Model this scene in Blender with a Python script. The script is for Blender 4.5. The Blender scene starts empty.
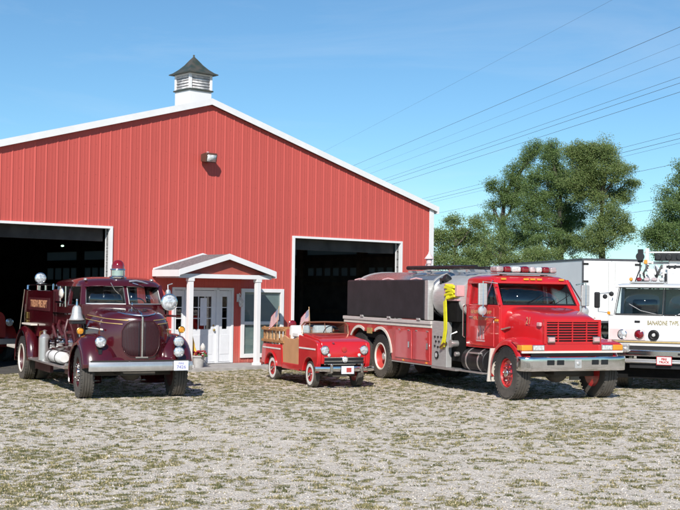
import bpy, bmesh, math, random
import numpy as np
from mathutils import Vector, Matrix
EXPO = 0.32
random.seed(11); RNG = np.random.default_rng(11)
S = bpy.context.scene
COL = S.collection
R = math.radians
# ------------------------------------------------------------------ camera
F, CX, CY, CH = 1200.0, 340.0, 255.0, 2.1
PITCH = math.atan(36/F); ROLL = 0.014
fw = Vector((0, math.cos(PITCH), math.sin(PITCH)))
r0 = Vector((1, 0, 0)); u0 = Vector((0, -math.sin(PITCH), math.cos(PITCH)))
rt = r0*math.cos(ROLL)+u0*math.sin(ROLL); up = u0*math.cos(ROLL)-r0*math.sin(ROLL)
cam = bpy.data.cameras.new('camera'); co = bpy.data.objects.new('camera', cam); COL.objects.link(co)
m = Matrix((rt, up, -fw)).transposed().to_4x4(); m.translation = (0, 0, CH); co.matrix_world = m
cam.sensor_width = 36; cam.lens = 36*F/680; cam.clip_end = 6000; cam.clip_start = .1
S.camera = co
def ray(u, v):
    d = fw + rt*((u-CX)/F) - up*((v-CY)/F)
    return d/d.y
def at(u, v, Y):
    return Vector((0, 0, CH)) + ray(u, v)*Y
# ------------------------------------------------------------------ mesh builder
class MB:
    def __init__(s, M=None):
        s.V = []; s.F = []; s.M = M or Matrix()
    def add(s, vs, fs):
        o = len(s.V)
        s.V += [s.M @ Vector(v) for v in vs]
        s.F += [[i+o for i in f] for f in fs]
        return s
    def box(s, x0, x1, y0, y1, z0, z1):
        v = [(x, y, z) for x in (x0, x1) for y in (y0, y1) for z in (z0, z1)]
        return s.add(v, [(0,1,3,2),(4,6,7,5),(0,4,5,1),(2,3,7,6),(0,2,6,4),(1,5,7,3)])
    def prism(s, poly, a0, a1, ax='y'):
        n = len(poly)
        f = {'y': lambda p, a: (p[0], a, p[1]), 'x': lambda p, a: (a, p[0], p[1]), 'z': lambda p, a: (p[0], p[1], a)}[ax]
        v = [f(p, a0) for p in poly]+[f(p, a1) for p in poly]
        fs = [list(range(n))[::-1], list(range(n, 2*n))]+[(i, (i+1) % n, n+(i+1) % n, n+i) for i in range(n)]
        return s.add(v, fs)
    def rings(s, rs, closed=True, caps=True, loop=False):
        n = len(rs[0]); v = [p for r in rs for p in r]; fs = []
        m_ = len(rs)
        for i in range(m_ if loop else m_-1):
            j = (i+1) % m_
            for k in range(n if closed else n-1):
                l = (k+1) % n
                fs.append((i*n+k, i*n+l, j*n+l, j*n+k))
        if caps and closed and not loop:
            fs.append(list(range(n))[::-1]); fs.append(list(range((m_-1)*n, m_*n)))
        return s.add(v, fs)
    def cyl(s, p0, p1, r0, r1=None, n=16):
        r1 = r0 if r1 is None else r1
        p0 = Vector(p0); p1 = Vector(p1); d = (p1-p0).normalized()
        a = d.orthogonal().normalized(); b = d.cross(a)
        ring = lambda p, r: [p+a*(r*math.cos(2*math.pi*i/n))+b*(r*math.sin(2*math.pi*i/n)) for i in range(n)]
        return s.rings([ring(p0, r0), ring(p1, r1)])
    def tube(s, pts, r, n=8, loop=False):
        pts = [Vector(p) for p in pts]; rs = []; a = None
        for i, p in enumerate(pts):
            q0 = pts[i-1] if (i > 0 or loop) else p
            q1 = pts[(i+1) % len(pts)] if (i < len(pts)-1 or loop) else p
            d = (q1-q0).normalized()
            a = d.orthogonal().normalized() if a is None else (a-d*a.dot(d)).normalized()
            b = d.cross(a)
            rs.append([p+a*(r*math.cos(2*math.pi*k/n))+b*(r*math.sin(2*math.pi*k/n)) for k in range(n)])
        return s.rings(rs, loop=loop)
    def beam(s, p0, p1, w, h, side=(0, 1, 0)):
        p0 = Vector(p0); p1 = Vector(p1); d = (p1-p0).normalized()
        a = Vector(side); a = (a-d*a.dot(d)).normalized(); b = d.cross(a)
        q = lambda p: [p+a*(sx*w/2)+b*(sy*h/2) for sx, sy in ((-1,-1),(1,-1),(1,1),(-1,1))]
        return s.rings([q(p0), q(p1)])
    def lathe(s, o, axis, prof, n=24, closed=False):
        o = Vector(o); d = Vector(axis).normalized(); a = d.orthogonal().normalized(); b = d.cross(a)
        rs = [[o+d*h+a*(max(r, 1e-4)*math.cos(2*math.pi*i/n))+b*(max(r, 1e-4)*math.sin(2*math.pi*i/n)) for i in range(n)] for r, h in prof]
        return s.rings(rs, caps=not closed, loop=closed)
    def ell(s, c, r, n=14, m_=9):
        c = Vector(c); rs = []
        for j in range(m_+1):
            t = math.pi*j/m_; q = max(math.sin(t), 1e-3)
            rs.append([c+Vector((r[0]*q*math.cos(2*math.pi*i/n), r[1]*q*math.sin(2*math.pi*i/n), r[2]*math.cos(t))) for i in range(n)])
        return s.rings(rs)
    def build(s, name, mat, parent=None, bevel=0, seg=2, ang=35, solid=0, loc=None, keepn=False):
        me = bpy.data.meshes.new(name); me.from_pydata([tuple(v) for v in s.V], [], s.F)
        if not keepn:
            b = bmesh.new(); b.from_mesh(me)
            bmesh.ops.recalc_face_normals(b, faces=b.faces); b.to_mesh(me); b.free()
        me.materials.append(mat)
        o = bpy.data.objects.new(name, me); COL.objects.link(o)
        me.shade_smooth()
        if solid:
            q = o.modifiers.new('s', 'SOLIDIFY'); q.thickness = solid; q.offset = 0
        if bevel:
            q = o.modifiers.new('b', 'BEVEL'); q.width = bevel; q.segments = seg; q.limit_method = 'ANGLE'; q.angle_limit = R(40)
            q.harden_normals = True; q.use_clamp_overlap = True
        else:
            me.set_sharp_from_angle(angle=R(ang))
        if parent: o.parent = parent
        if loc is not None: o.location = loc
        return o
def tag(o, label=None, cat=None, group=None, kind=None):
    if label: o['label'] = label
    if cat: o['category'] = cat
    if group: o['group'] = group
    if kind: o['kind'] = kind
    return o
def empty(name, loc, rz, label, cat, group=None):
    o = bpy.data.objects.new(name, None); COL.objects.link(o); o.location = loc; o.rotation_euler = (0, 0, rz)
    o.empty_display_size = .2
    return tag(o, label, cat, group)
def copy_tree(o, parent=None):
    c = o.copy(); COL.objects.link(c); c.parent = parent
    for ch in list(o.children): copy_tree(ch, c)
    return c
FONT = None
def text(txt, size, mat, parent, loc, rot, name='lettering', ext=.002, wide=1.0, bold=0.0):
    cu = bpy.data.curves.new('t', 'FONT'); cu.body = txt; cu.size = size; cu.extrude = ext
    cu.align_x = 'CENTER'; cu.align_y = 'CENTER'; cu.offset = bold; cu.resolution_u = 3
    t = bpy.data.objects.new('t', cu); COL.objects.link(t)
    bpy.context.view_layer.update()
    me = bpy.data.meshes.new_from_object(t.evaluated_get(bpy.context.evaluated_depsgraph_get()))
    bpy.data.objects.remove(t)
    me.materials.clear(); me.materials.append(mat); me.name = name
    o = bpy.data.objects.new(name, me); COL.objects.link(o); o.parent = parent; o.location = loc; o.rotation_euler = rot
    o.scale = (wide, 1, 1)
    return o
# ------------------------------------------------------------------ materials
def mat(name, col, rough=.5, metal=0, coat=0, var=.12, scale=6, bump=0, bscale=60, spec=.5, col2=None, detail=4, stretch=None, dust=0):
    mt = bpy.data.materials.new(name); mt.use_nodes = True; nt = mt.node_tree; N = nt.nodes; L = nt.links
    b = N['Principled BSDF']
    tc = N.new('ShaderNodeTexCoord'); src = tc.outputs['Object']
    if stretch:
        mp = N.new('ShaderNodeMapping'); mp.inputs['Scale'].default_value = stretch; L.new(src, mp.inputs[0]); src = mp.outputs[0]
    no = N.new('ShaderNodeTexNoise'); no.inputs['Scale'].default_value = scale; no.inputs['Detail'].default_value = detail
    L.new(src, no.inputs['Vector'])
    mx = N.new('ShaderNodeMix'); mx.data_type = 'RGBA'
    c2 = col2 or tuple(c*(1-var) for c in col); c1 = col if col2 else tuple(min(1, c*(1+var)) for c in col)
    mx.inputs['A'].default_value = (*c1, 1); mx.inputs['B'].default_value = (*c2, 1)
    rp = N.new('ShaderNodeMapRange'); rp.inputs[1].default_value = .35; rp.inputs[2].default_value = .65
    L.new(no.outputs['Fac'], rp.inputs[0]); L.new(rp.outputs[0], mx.inputs['Factor'])
    L.new(mx.outputs['Result'], b.inputs['Base Color'])
    if dust:
        ds = N.new('ShaderNodeMix'); ds.data_type = 'RGBA'; ds.inputs['B'].default_value = (.33, .29, .24, 1)
        sx = N.new('ShaderNodeSeparateXYZ'); ge = N.new('ShaderNodeNewGeometry'); L.new(ge.outputs['Position'], sx.inputs[0])
        mr = N.new('ShaderNodeMapRange'); mr.inputs[1].default_value = .95; mr.inputs[2].default_value = .1; mr.inputs[3].default_value = 0; mr.inputs[4].default_value = dust
        L.new(sx.outputs['Z'], mr.inputs[0])
        mu = N.new('ShaderNodeMath'); mu.operation = 'MULTIPLY'; L.new(mr.outputs[0], mu.inputs[0]); L.new(no.outputs['Fac'], mu.inputs[1])
        L.new(mu.outputs[0], ds.inputs['Factor']); L.new(mx.outputs['Result'], ds.inputs['A']); L.new(ds.outputs['Result'], b.inputs['Base Color'])
    rr = N.new('ShaderNodeMapRange'); rr.inputs[3].default_value = rough*.8; rr.inputs[4].default_value = min(1, rough*1.25)
    L.new(no.outputs['Fac'], rr.inputs[0]); L.new(rr.outputs[0], b.inputs['Roughness'])
    b.inputs['Metallic'].default_value = metal; b.inputs['Specular IOR Level'].default_value = spec
    b.inputs['Coat Weight'].default_value = coat; b.inputs['Coat Roughness'].default_value = .04
    if bump:
        n2 = N.new('ShaderNodeTexNoise'); n2.inputs['Scale'].default_value = bscale; n2.inputs['Detail'].default_value = 3
        L.new(src, n2.inputs['Vector'])
        bp = N.new('ShaderNodeBump'); bp.inputs['Strength'].default_value = bump; bp.inputs['Distance'].default_value = .02
        L.new(n2.outputs['Fac'], bp.inputs['Height']); L.new(bp.outputs[0], b.inputs['Normal'])
    return mt
def glass(name, tint, refl=1.0):
    mt = bpy.data.materials.new(name); mt.use_nodes = True; N = mt.node_tree.nodes; L = mt.node_tree.links
    N.remove(N['Principled BSDF']); out = N['Material Output']
    t = N.new('ShaderNodeBsdfTransparent'); t.inputs[0].default_value = (*tint, 1)
    g = N.new('ShaderNodeBsdfGlossy'); g.inputs['Roughness'].default_value = .02
    fr = N.new('ShaderNodeFresnel'); fr.inputs['IOR'].default_value = 1.5
    mu = N.new('ShaderNodeMath'); mu.operation = 'MULTIPLY'; mu.inputs[1].default_value = 1.6*refl; mu.use_clamp = True; ad = N.new('ShaderNodeMath'); ad.operation = 'ADD'; ad.inputs[1].default_value = .035*refl; ad.use_clamp = True; L.new(mu.outputs[0], ad.inputs[0]); ge = N.new('ShaderNodeNewGeometry'); fb = N.new('ShaderNodeMath'); fb.operation = 'SUBTRACT'; fb.inputs[0].default_value = 1; L.new(ge.outputs['Backfacing'], fb.inputs[1]); mb_ = N.new('ShaderNodeMath'); mb_.operation = 'MULTIPLY'; L.new(ad.outputs[0], mb_.inputs[0]); L.new(fb.outputs[0], mb_.inputs[1])
    no = N.new('ShaderNodeTexNoise'); no.inputs['Scale'].default_value = 1.5
    bp = N.new('ShaderNodeBump'); bp.inputs['Strength'].default_value = .03; L.new(no.outputs['Fac'], bp.inputs['Height']); L.new(bp.outputs[0], g.inputs['Normal'])
    mx = N.new('ShaderNodeMixShader'); L.new(fr.outputs[0], mu.inputs[0]); L.new(mb_.outputs[0], mx.inputs[0])
    L.new(t.outputs[0], mx.inputs[1]); L.new(g.outputs[0], mx.inputs[2]); L.new(mx.outputs[0], out.inputs[0])
    return mt
def emit(name, col, k):
    mt = bpy.data.materials.new(name); mt.use_nodes = True; b = mt.node_tree.nodes['Principled BSDF']
    b.inputs['Emission Color'].default_value = (*col, 1); b.inputs['Emission Strength'].default_value = k
    return mt
M = {}
M['siding'] = mat('siding', (.525, .094, .077), .55, var=.02, scale=.35, spec=.3)
M['gable'] = mat('gable_panel', (.38, .085, .06), .6, var=.15, scale=3)
M['siding_old'] = mat('siding_old', (.34, .06, .05), .5, var=.1, scale=3)
M['white'] = mat('white_trim', (.80, .79, .78), .45, var=.03, scale=3)
M['doorwhite'] = mat('door_white', (.76, .77, .79), .4, var=.03)
M['roofsteel'] = mat('roof_steel', (.42, .41, .40), .4, metal=.2, var=.06, scale=1)
M['shingle'] = mat('shingle', (.19, .18, .185), .9, var=.35, scale=22, bump=.5)
M['copper'] = mat('weathered_copper', (.045, .065, .055), .55, metal=.2, col2=(.10, .09, .075), scale=5)
M['louver'] = mat('louver', (.62, .60, .59), .6, var=.25, scale=9)
M['concrete'] = mat('concrete', (.38, .36, .34), .9, var=.15, scale=4, bump=.2)
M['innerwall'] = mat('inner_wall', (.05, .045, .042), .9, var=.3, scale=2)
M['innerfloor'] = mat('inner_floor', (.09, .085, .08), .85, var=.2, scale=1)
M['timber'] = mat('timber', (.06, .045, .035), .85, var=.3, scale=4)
M['red'] = mat('red_enamel', (.55, .012, .016), .3, coat=1, var=.04, scale=2, dust=.16)
M['redclean'] = mat('bright_red_enamel', (.55, .010, .014), .3, coat=1, var=.04, scale=2)
M['matblack'] = mat('flat_black', (.006, .006, .006), .8, spec=.2)
M['hl'] = mat('headlamp_glass', (.66, .67, .68), .18, metal=.35, coat=1, var=.38, scale=24)
M['fadedred'] = mat('faded_red', (.50, .028, .022), .38, coat=.5, var=.12, scale=5, dust=.3)
M['maroon'] = mat('maroon_enamel', (.060, .0032, .0075), .24, coat=1, var=.10, scale=3)
M['maroon_flat'] = mat('maroon_old', (.065, .008, .011), .45, coat=.3, var=.2, scale=6)
M['chrome'] = mat('chrome', (.75, .74, .73), .12, metal=1, var=.04, scale=8)
M['chromedull'] = mat('dull_chrome', (.64, .62, .60), .30, metal=.75, var=.08, scale=8)
M['steel'] = mat('stainless', (.60, .59, .57), .42, metal=.55, var=.07, scale=5, stretch=(1, 1, 6))
M['tank'] = mat('tank_steel', (.60, .59, .58), .26, metal=.85, var=.05, scale=3, bump=.03, bscale=2)
M['rubber'] = mat('rubber', (.022, .021, .021), .75, var=.2, scale=9, bump=.2, bscale=50, dust=.55)
M['black'] = mat('black_paint', (.012, .012, .013), .45, var=.2)
M['vinyl'] = mat('black_vinyl', (.019, .018, .022), .6, var=.18, scale=2.5, bump=.35, bscale=1.6)
M['under'] = mat('chassis_black', (.014, .013, .012), .8, var=.3, dust=.5)
M['cream'] = mat('cream_stripe', (.74, .68, .60), .45, var=.05, dust=.25)
M['gold'] = mat('gold_leaf', (.62, .43, .16), .4, metal=.5, var=.12, scale=15)
M['goldtext'] = mat('gold_text', (.60, .30, .16), .5, metal=.2, var=.15, scale=15)
M['brass'] = mat('brass', (.60, .43, .14), .3, metal=1, var=.1)
M['amber'] = mat('amber_lens', (.75, .30, .02), .2, coat=1, var=.1)
M['redlens'] = mat('red_lens', (.20, .004, .010), .12, coat=1, var=.1)
M['lens'] = mat('clear_lens', (.60, .60, .58), .15, coat=1, var=.25, scale=25)
M['smoke'] = mat('smoky_lens', (.45, .36, .36), .15, coat=1, var=.3, scale=14)
M['bulb'] = mat('bulb_glass', (.8, .8, .76), .1, coat=1)
M['frame'] = mat('brown_frame', (.22, .10, .05), .35, metal=.3, coat=.5)
M['mirror'] = mat('mirror', (.7, .72, .74), .05, metal=1, var=.02)
M['glass'] = glass('glass', (.80, .87, .87)); M['darkglass'] = glass('dark_glass', (.62, .68, .70), 1.4)
M['winglass'] = glass('window_glass', (.75, .8, .8), 1.3)
M['tan'] = mat('tan_panel', (.56, .30, .15), .6, var=.06, scale=4)
M['wood'] = mat('wood', (.40, .20, .08), .55, var=.3, scale=5, stretch=(1, 8, 8))
M['woodpale'] = mat('wood_pale', (.58, .36, .18), .55, var=.25, scale=5, stretch=(1, 8, 8))
M['whitecloth'] = mat('white_vinyl', (.78, .76, .73), .6, var=.06, scale=8)
M['truckwhite'] = mat('truck_white', (.80, .79, .77), .3, coat=.6, var=.03, scale=2, dust=.2)
M['boxwhite'] = mat('box_white', (.86, .86, .86), .5, var=.03, scale=1)
M['yellow'] = mat('hose_yellow', (.78, .72, .02), .6, var=.08, scale=14, bump=.2)
M['palepink'] = mat('pale_pink', (.74, .58, .57), .35, var=.08, scale=4)
M['pinkband'] = mat('band_pink', (.62, .36, .36), .35, var=.1, scale=4)
M['seat'] = mat('grey_seat', (.10, .13, .13), .8, var=.15)
M['plate'] = mat('plate', (.72, .74, .80), .45, var=.05)
M['blue'] = mat('flag_blue', (.04, .06, .20), .8, var=.1); M['flagred'] = mat('flag_red', (.42, .03, .04), .8, var=.1); M['flagwhite'] = mat('flag_white', (.75, .74, .74), .8, var=.05)
M['purple'] = mat('ink', (.20, .18, .45), .6, var=.1)
M['terra'] = mat('grey_pot', (.45, .44, .43), .8, var=.12, scale=7, bump=.2)
M['orange'] = mat('flame_orange', (.75, .35, .03), .5, col2=(.80, .55, .08), scale=6)
M['stonew'] = mat('pale_stone', (.60, .58, .55), .8, var=.15, scale=12)
M['wire'] = mat('wire', (.16, .17, .19), .6, metal=.3)
M['petal'] = mat('petal', (.30, .01, .02), .7, var=.3, scale=40)
M['stem'] = mat('stem', (.05, .10, .02), .7, var=.3, scale=20)
M['curtain'] = mat('curtain', (.55, .60, .58), .9, var=.05)
M['lampglass'] = glass('lamp_glass', (.92, .93, .93), 1.0)
M['steelpale'] = mat('pale_steel', (.72, .66, .62), .4, metal=.25, var=.06, scale=4)

def siding_detail():
    nt = M['siding'].node_tree; N = nt.nodes; L = nt.links; b = N['Principled BSDF']
    prev = b.inputs['Base Color'].links[0].from_socket
    tc = N.new('ShaderNodeTexCoord'); sx = N.new('ShaderNodeSeparateXYZ'); L.new(tc.outputs['Object'], sx.inputs[0])
    def ma(op, a, b_=None):
        n = N.new('ShaderNodeMath'); n.operation = op
        for i, v in enumerate((a, b_)):
            if v is None: continue
            if isinstance(v, float): n.inputs[i].default_value = v
            else: L.new(v, n.inputs[i])
        return n.outputs[0]
    wn = N.new('ShaderNodeTexWhiteNoise'); wn.noise_dimensions = '1D'; L.new(ma('FLOOR', ma('DIVIDE', ma('ADD', sx.outputs[0], 8.88), .915)), wn.inputs['W'])
    n1 = N.new('ShaderNodeTexNoise'); n1.inputs['Scale'].default_value = .45; n1.inputs['Detail'].default_value = 5; L.new(tc.outputs['Object'], n1.inputs['Vector'])
    v = ma('ADD', ma('MULTIPLY', wn.outputs['Value'], .07), ma('MULTIPLY', n1.outputs['Fac'], .12)); v = ma('ADD', v, .90)
    fx = ma('ABSOLUTE', ma('SUBTRACT', ma('FRACT', ma('DIVIDE', ma('ADD', sx.outputs[0], 8.88), .305)), .54))
    fz = ma('ABSOLUTE', ma('SUBTRACT', ma('FRACT', ma('DIVIDE', sx.outputs[2], .76)), .5))
    scw = ma('MULTIPLY', ma('LESS_THAN', fx, .035), ma('LESS_THAN', fz, .014)); v = ma('MULTIPLY', v, ma('SUBTRACT', 1.0, ma('MULTIPLY', scw, .30)))
    mx = N.new('ShaderNodeMix'); mx.data_type = 'RGBA'; mx.blend_type = 'MULTIPLY'; mx.inputs['Factor'].default_value = 1
    cb = N.new('ShaderNodeCombineColor'); [L.new(v, cb.inputs[i]) for i in range(3)]
    L.new(prev, mx.inputs['A']); L.new(cb.outputs[0], mx.inputs['B'])
    # splashed dirt along the foot of the sheets
    n2 = N.new('ShaderNodeTexNoise'); n2.inputs['Scale'].default_value = 6; L.new(tc.outputs['Object'], n2.inputs['Vector'])
    mr = N.new('ShaderNodeMapRange'); mr.inputs[1].default_value = .55; mr.inputs[2].default_value = .05; mr.inputs[3].default_value = 0; mr.inputs[4].default_value = .6
    L.new(sx.outputs[2], mr.inputs[0]); d = N.new('ShaderNodeMix'); d.data_type = 'RGBA'; d.inputs['B'].default_value = (.34, .27, .21, 1)
    L.new(ma('MULTIPLY', mr.outputs[0], n2.outputs['Fac']), d.inputs['Factor']); L.new(mx.outputs['Result'], d.inputs['A']); L.new(d.outputs['Result'], b.inputs['Base Color'])
siding_detail()
def islands_split(root_names):
    """give every separate piece of a named part its own object"""
    for o in [o for o in S.objects if o.type == 'MESH' and o.name.split('.')[0] in root_names]:
        me = o.data; n = len(me.vertices); par = list(range(n))
        def find(a):
            while par[a] != a: par[a] = par[par[a]]; a = par[a]
            return a
        for e in me.edges:
            a, b = find(e.vertices[0]), find(e.vertices[1])
            if a != b: par[a] = b
        g = {}
        for i in range(n): g.setdefault(find(i), []).append(i)
        bx = [[min(me.vertices[i].co[k] for i in v)-.004 for k in range(3)]+[max(me.vertices[i].co[k] for i in v)+.004 for k in range(3)] for v in g.values()]
        keys = list(g.values()); grp = list(range(len(keys)))
        ch = True
        while ch:
            ch = False
            for i in range(len(keys)):
                for j in range(i):
                    if grp[i] != grp[j] and all(bx[i][k] <= bx[j][k+3] and bx[j][k] <= bx[i][k+3] for k in range(3)):
                        a, b = grp[i], grp[j]; grp = [b if q == a else q for q in grp]; ch = True
        us_ = sorted(set(grp))
        if len(us_) < 2: continue
        for gi in us_:
            keep = set(i for q, v in zip(grp, keys) if q == gi for i in v)
            b = bmesh.new(); b.from_mesh(me); b.verts.ensure_lookup_table()
            bmesh.ops.delete(b, geom=[v for v in b.verts if v.index not in keep], context='VERTS')
            m2 = bpy.data.meshes.new(me.name); b.to_mesh(m2); b.free(); m2.materials.clear(); [m2.materials.append(q_) for q_ in me.materials]
            c = o.copy(); c.data = m2; COL.objects.link(c); c.parent = o.parent
        bpy.data.objects.remove(o)
# ------------------------------------------------------------------ world + sun
EL = R(36.5); AZ = Vector((.12, .993, 0)).normalized()       # horizontal travel of the light
w = bpy.data.worlds.new('World'); S.world = w; w.use_nodes = True
N = w.node_tree.nodes; L = w.node_tree.links
sky = N.new('ShaderNodeTexSky'); sky.sky_type = 'NISHITA'; sky.sun_disc = False
sky.sun_elevation = EL; sky.sun_rotation = math.atan2(-AZ.x, -AZ.y)
sky.air_density = 1.0; sky.dust_density = 0.0; sky.ozone_density = 4.0; sky.altitude = 900
hs = N.new('ShaderNodeMix'); hs.data_type = 'RGBA'; hs.blend_type = 'MULTIPLY'; hs.inputs['Factor'].default_value = 1; hs.inputs['B'].default_value = (.70, .925, .965, 1)
L.new(sky.outputs[0], hs.inputs['A']); tcw = N.new('ShaderNodeTexCoord'); mpw = N.new('ShaderNodeMapping'); mpw.inputs['Rotation'].default_value = (.3, .5, .9); mpw.inputs['Scale'].default_value = (3.0, 7.5, 16.0); L.new(tcw.outputs['Generated'], mpw.inputs[0])
nw = N.new('ShaderNodeTexNoise'); nw.inputs['Scale'].default_value = 1.0; nw.inputs['Detail'].default_value = 7; nw.inputs['Roughness'].default_value = .62; nw.inputs['Distortion'].default_value = .8; L.new(mpw.outputs[0], nw.inputs['Vector'])
rw = N.new('ShaderNodeMapRange'); rw.inputs[1].default_value = .50; rw.inputs[2].default_value = .85; rw.inputs[4].default_value = .15; L.new(nw.outputs['Fac'], rw.inputs[0])
cw = N.new('ShaderNodeMix'); cw.data_type = 'RGBA'; cw.inputs['B'].default_value = (7.2, 7.7, 8.2, 1); L.new(rw.outputs[0], cw.inputs['Factor']); L.new(hs.outputs['Result'], cw.inputs['A']); L.new(cw.outputs['Result'], N['Background'].inputs[0]); N['Background'].inputs[1].default_value = .10
sd = bpy.data.lights.new('sun', 'SUN'); sd.energy = 4.3; sd.angle = R(.53); sd.color = (1, .955, .89)
so = bpy.data.objects.new('sun', sd); COL.objects.link(so)
ld = Vector((AZ.x*math.cos(EL), AZ.y*math.cos(EL), -math.sin(EL)))
so.rotation_euler = ld.to_track_quat('-Z', 'Y').to_euler(); so.location = (0, 0, 60)
S.view_settings.view_transform = 'Standard'; S.view_settings.look = 'None'; S.view_settings.gamma = 1; S.view_settings.exposure = EXPO
S.view_settings.use_curve_mapping = False
S.cycles.max_bounces = 7; S.cycles.transparent_max_bounces = 12; S.cycles.caustics_reflective = False; S.cycles.caustics_refractive = False
S.cycles.use_denoising = True
# ------------------------------------------------------------------ ground sheet
def vnoise(x, y, sc, seed):
    g = np.random.default_rng(seed).random((256, 256)); x = x/sc+100; y = y/sc+100
    xi = np.floor(x).astype(int); yi = np.floor(y).astype(int); fx = x-xi; fy = y-yi
    fx = fx*fx*(3-2*fx); fy = fy*fy*(3-2*fy); q = lambda a, b: g[a % 256, b % 256]
    return (q(xi, yi)*(1-fx)+q(xi+1, yi)*fx)*(1-fy)+(q(xi, yi+1)*(1-fx)+q(xi+1, yi+1)*fx)*fy
def patch(x, y):
    n = .10*vnoise(x, y, 1.1, 1)+.12*vnoise(x, y, .30, 2)+.34*vnoise(x, y, .105, 3)+.44*vnoise(x, y, .058, 4)
    big = vnoise(x, y, 4.5, 5)
    far = np.clip((y-20.0)/10, 0, 1)              # greener near the parked engines
    left = np.clip((-x-1.0)/6, -1, 1)*.5
    ln_ = 0
    for (ax, ay, dx, dy, cv) in ((4.0, 22.0, .36, -.93, .012), (2.15, 21.3, .36, -.93, .012), (-4.6, 22.5, .44, -.90, -.006), (-2.95, 23.2, .44, -.90, -.006), (-8.5, 15.0, .96, .28, .01), (-8.9, 16.5, .96, .28, .01)):
        s_ = (x-ax)*dx+(y-ay)*dy; d_ = (x-ax)*-dy+(y-ay)*dx+cv*s_*s_; ln_ = ln_+np.exp(-(d_/.17)**2)*(np.clip(s_+1, 0, 1))
    ln_ = np.clip(ln_, 0, 1)*(.5+.8*vnoise(x, y, .8, 12))
    t = .52+.085*ln_-.125*far-.03*left-.13*(big-.5)
    return np.clip((n-t)/.20+.5, 0, 1)
def bumps(x, y):
    return .03*(vnoise(x, y, .9, 7)-.5)+.02*(vnoise(x, y, .23, 8)-.5)+.012*(vnoise(x, y, .09, 9)-.5)
X0, X1, Y0, Y1, st = -13.0, 13.0, 9.5, 40.0, .04
nx = int((X1-X0)/st)+1; ny = int((Y1-Y0)/st)+1
gx, gy = np.meshgrid(np.linspace(X0, X1, nx), np.linspace(Y0, Y1, ny)); gx = gx.ravel(); gy = gy.ravel()
edge = np.minimum.reduce([gx-X0, X1-gx, gy-Y0, Y1-gy]); gz = bumps(gx, gy)*np.clip(edge/1.0, 0, 1)
idx = np.arange(nx*ny).reshape(ny, nx)
q = np.stack([idx[:-1, :-1], idx[:-1, 1:], idx[1:, 1:], idx[1:, :-1]], -1).reshape(-1, 4)
BIG = 2500.0; nb = nx*ny
outer = np.array([(-BIG, -BIG, 0), (BIG, -BIG, 0), (BIG, BIG, 0), (-BIG, BIG, 0)])
V = np.concatenate([np.stack([gx, gy, gz], -1), outer])
def mesh_np(name, V, faces_list):
    me = bpy.data.meshes.new(name); me.vertices.add(len(V)); me.vertices.foreach_set('co', V.astype(np.float32).ravel())
    tot = np.concatenate([np.full(len(f), f.shape[1]) for f in faces_list]); li = np.concatenate([f.ravel() for f in faces_list])
    me.loops.add(len(li)); me.loops.foreach_set('vertex_index', li.astype(np.int32))
    me.polygons.add(len(tot)); me.polygons.foreach_set('loop_start', np.concatenate([[0], np.cumsum(tot)[:-1]]).astype(np.int32))
    me.update(calc_edges=True); me.validate(); return me
c00, c10, c11, c01 = idx[0, 0], idx[0, -1], idx[-1, -1], idx[-1, 0]
def fan(border, a, b):                                       # outer trapezoid as one ngon-free fan
    t = [(border[i+1], border[i], a) for i in range(len(border)-1)]+[(b, border[-1], a)]
    return t
tri = fan(list(idx[0, :]), nb, nb+1)+fan(list(idx[:, -1]), nb+1, nb+2)+fan(list(idx[-1, ::-1]), nb+2, nb+3)+fan(list(idx[::-1, 0]), nb+3, nb)
me = mesh_np('ground', V, [q, np.array(tri)])
pa = np.concatenate([patch(gx, gy), np.full(4, .75)])
at_ = me.attributes.new('grass', 'FLOAT', 'POINT'); at_.data.foreach_set('value', pa.astype(np.float32))
me.shade_smooth()
gm = bpy.data.materials.new('gravel_yard'); gm.use_nodes = True; N = gm.node_tree.nodes; L = gm.node_tree.links; b = N['Principled BSDF']
def node(t, **k):
    n = N.new(t)
    for a, v in k.items(): n.inputs[a].default_value = v
    return n
tc = node('ShaderNodeTexCoord')
def mixc(f, A, B):
    n = N.new('ShaderNodeMix'); n.data_type = 'RGBA'
    for s_, v in (('Factor', f), ('A', A), ('B', B)):
        if isinstance(v, (tuple, float)): n.inputs[s_].default_value = (*v, 1) if isinstance(v, tuple) else v
        else: L.new(v, n.inputs[s_])
    return n.outputs['Result']
def nz(sc, d=4):
    n = node('ShaderNodeTexNoise', Scale=sc, Detail=d); L.new(tc.outputs['Object'], n.inputs['Vector']); return n.outputs['Fac']
def ramp(x, a, b_):
    n = node('ShaderNodeMapRange'); n.inputs[1].default_value = a; n.inputs[2].default_value = b_; L.new(x, n.inputs[0]); return n.outputs[0]
vo = node('ShaderNodeTexVoronoi', Scale=42.0); L.new(tc.outputs['Object'], vo.inputs['Vector'])
vb = node('ShaderNodeRGBToBW'); L.new(vo.outputs['Color'], vb.inputs[0])
stone = mixc(vb.outputs[0], (.50, .435, .365), (.90, .815, .715))
stone = mixc(ramp(nz(3.0), .42, .62), stone, (.67, .595, .50))
earth = mixc(nz(9.0), (.47, .40, .29), (.34, .285, .18))
grs = mixc(nz(5.0), (.27, .24, .13), (.17, .17, .08))
ga = N.new('ShaderNodeAttribute'); ga.attribute_name = 'grass'
col = mixc(ramp(ga.outputs['Fac'], .3, .95), stone, earth); col = mixc(ramp(ga.outputs['Fac'], .6, 1.0), col, grs)
L.new(col, b.inputs['Base Color']); b.inputs['Roughness'].default_value = .95; b.inputs['Specular IOR Level'].default_value = .15
bp = node('ShaderNodeBump', Strength=.8, Distance=.03); L.new(vo.outputs['Distance'], bp.inputs['Height']); L.new(bp.outputs[0], b.inputs['Normal'])
me.materials.append(gm)
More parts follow.
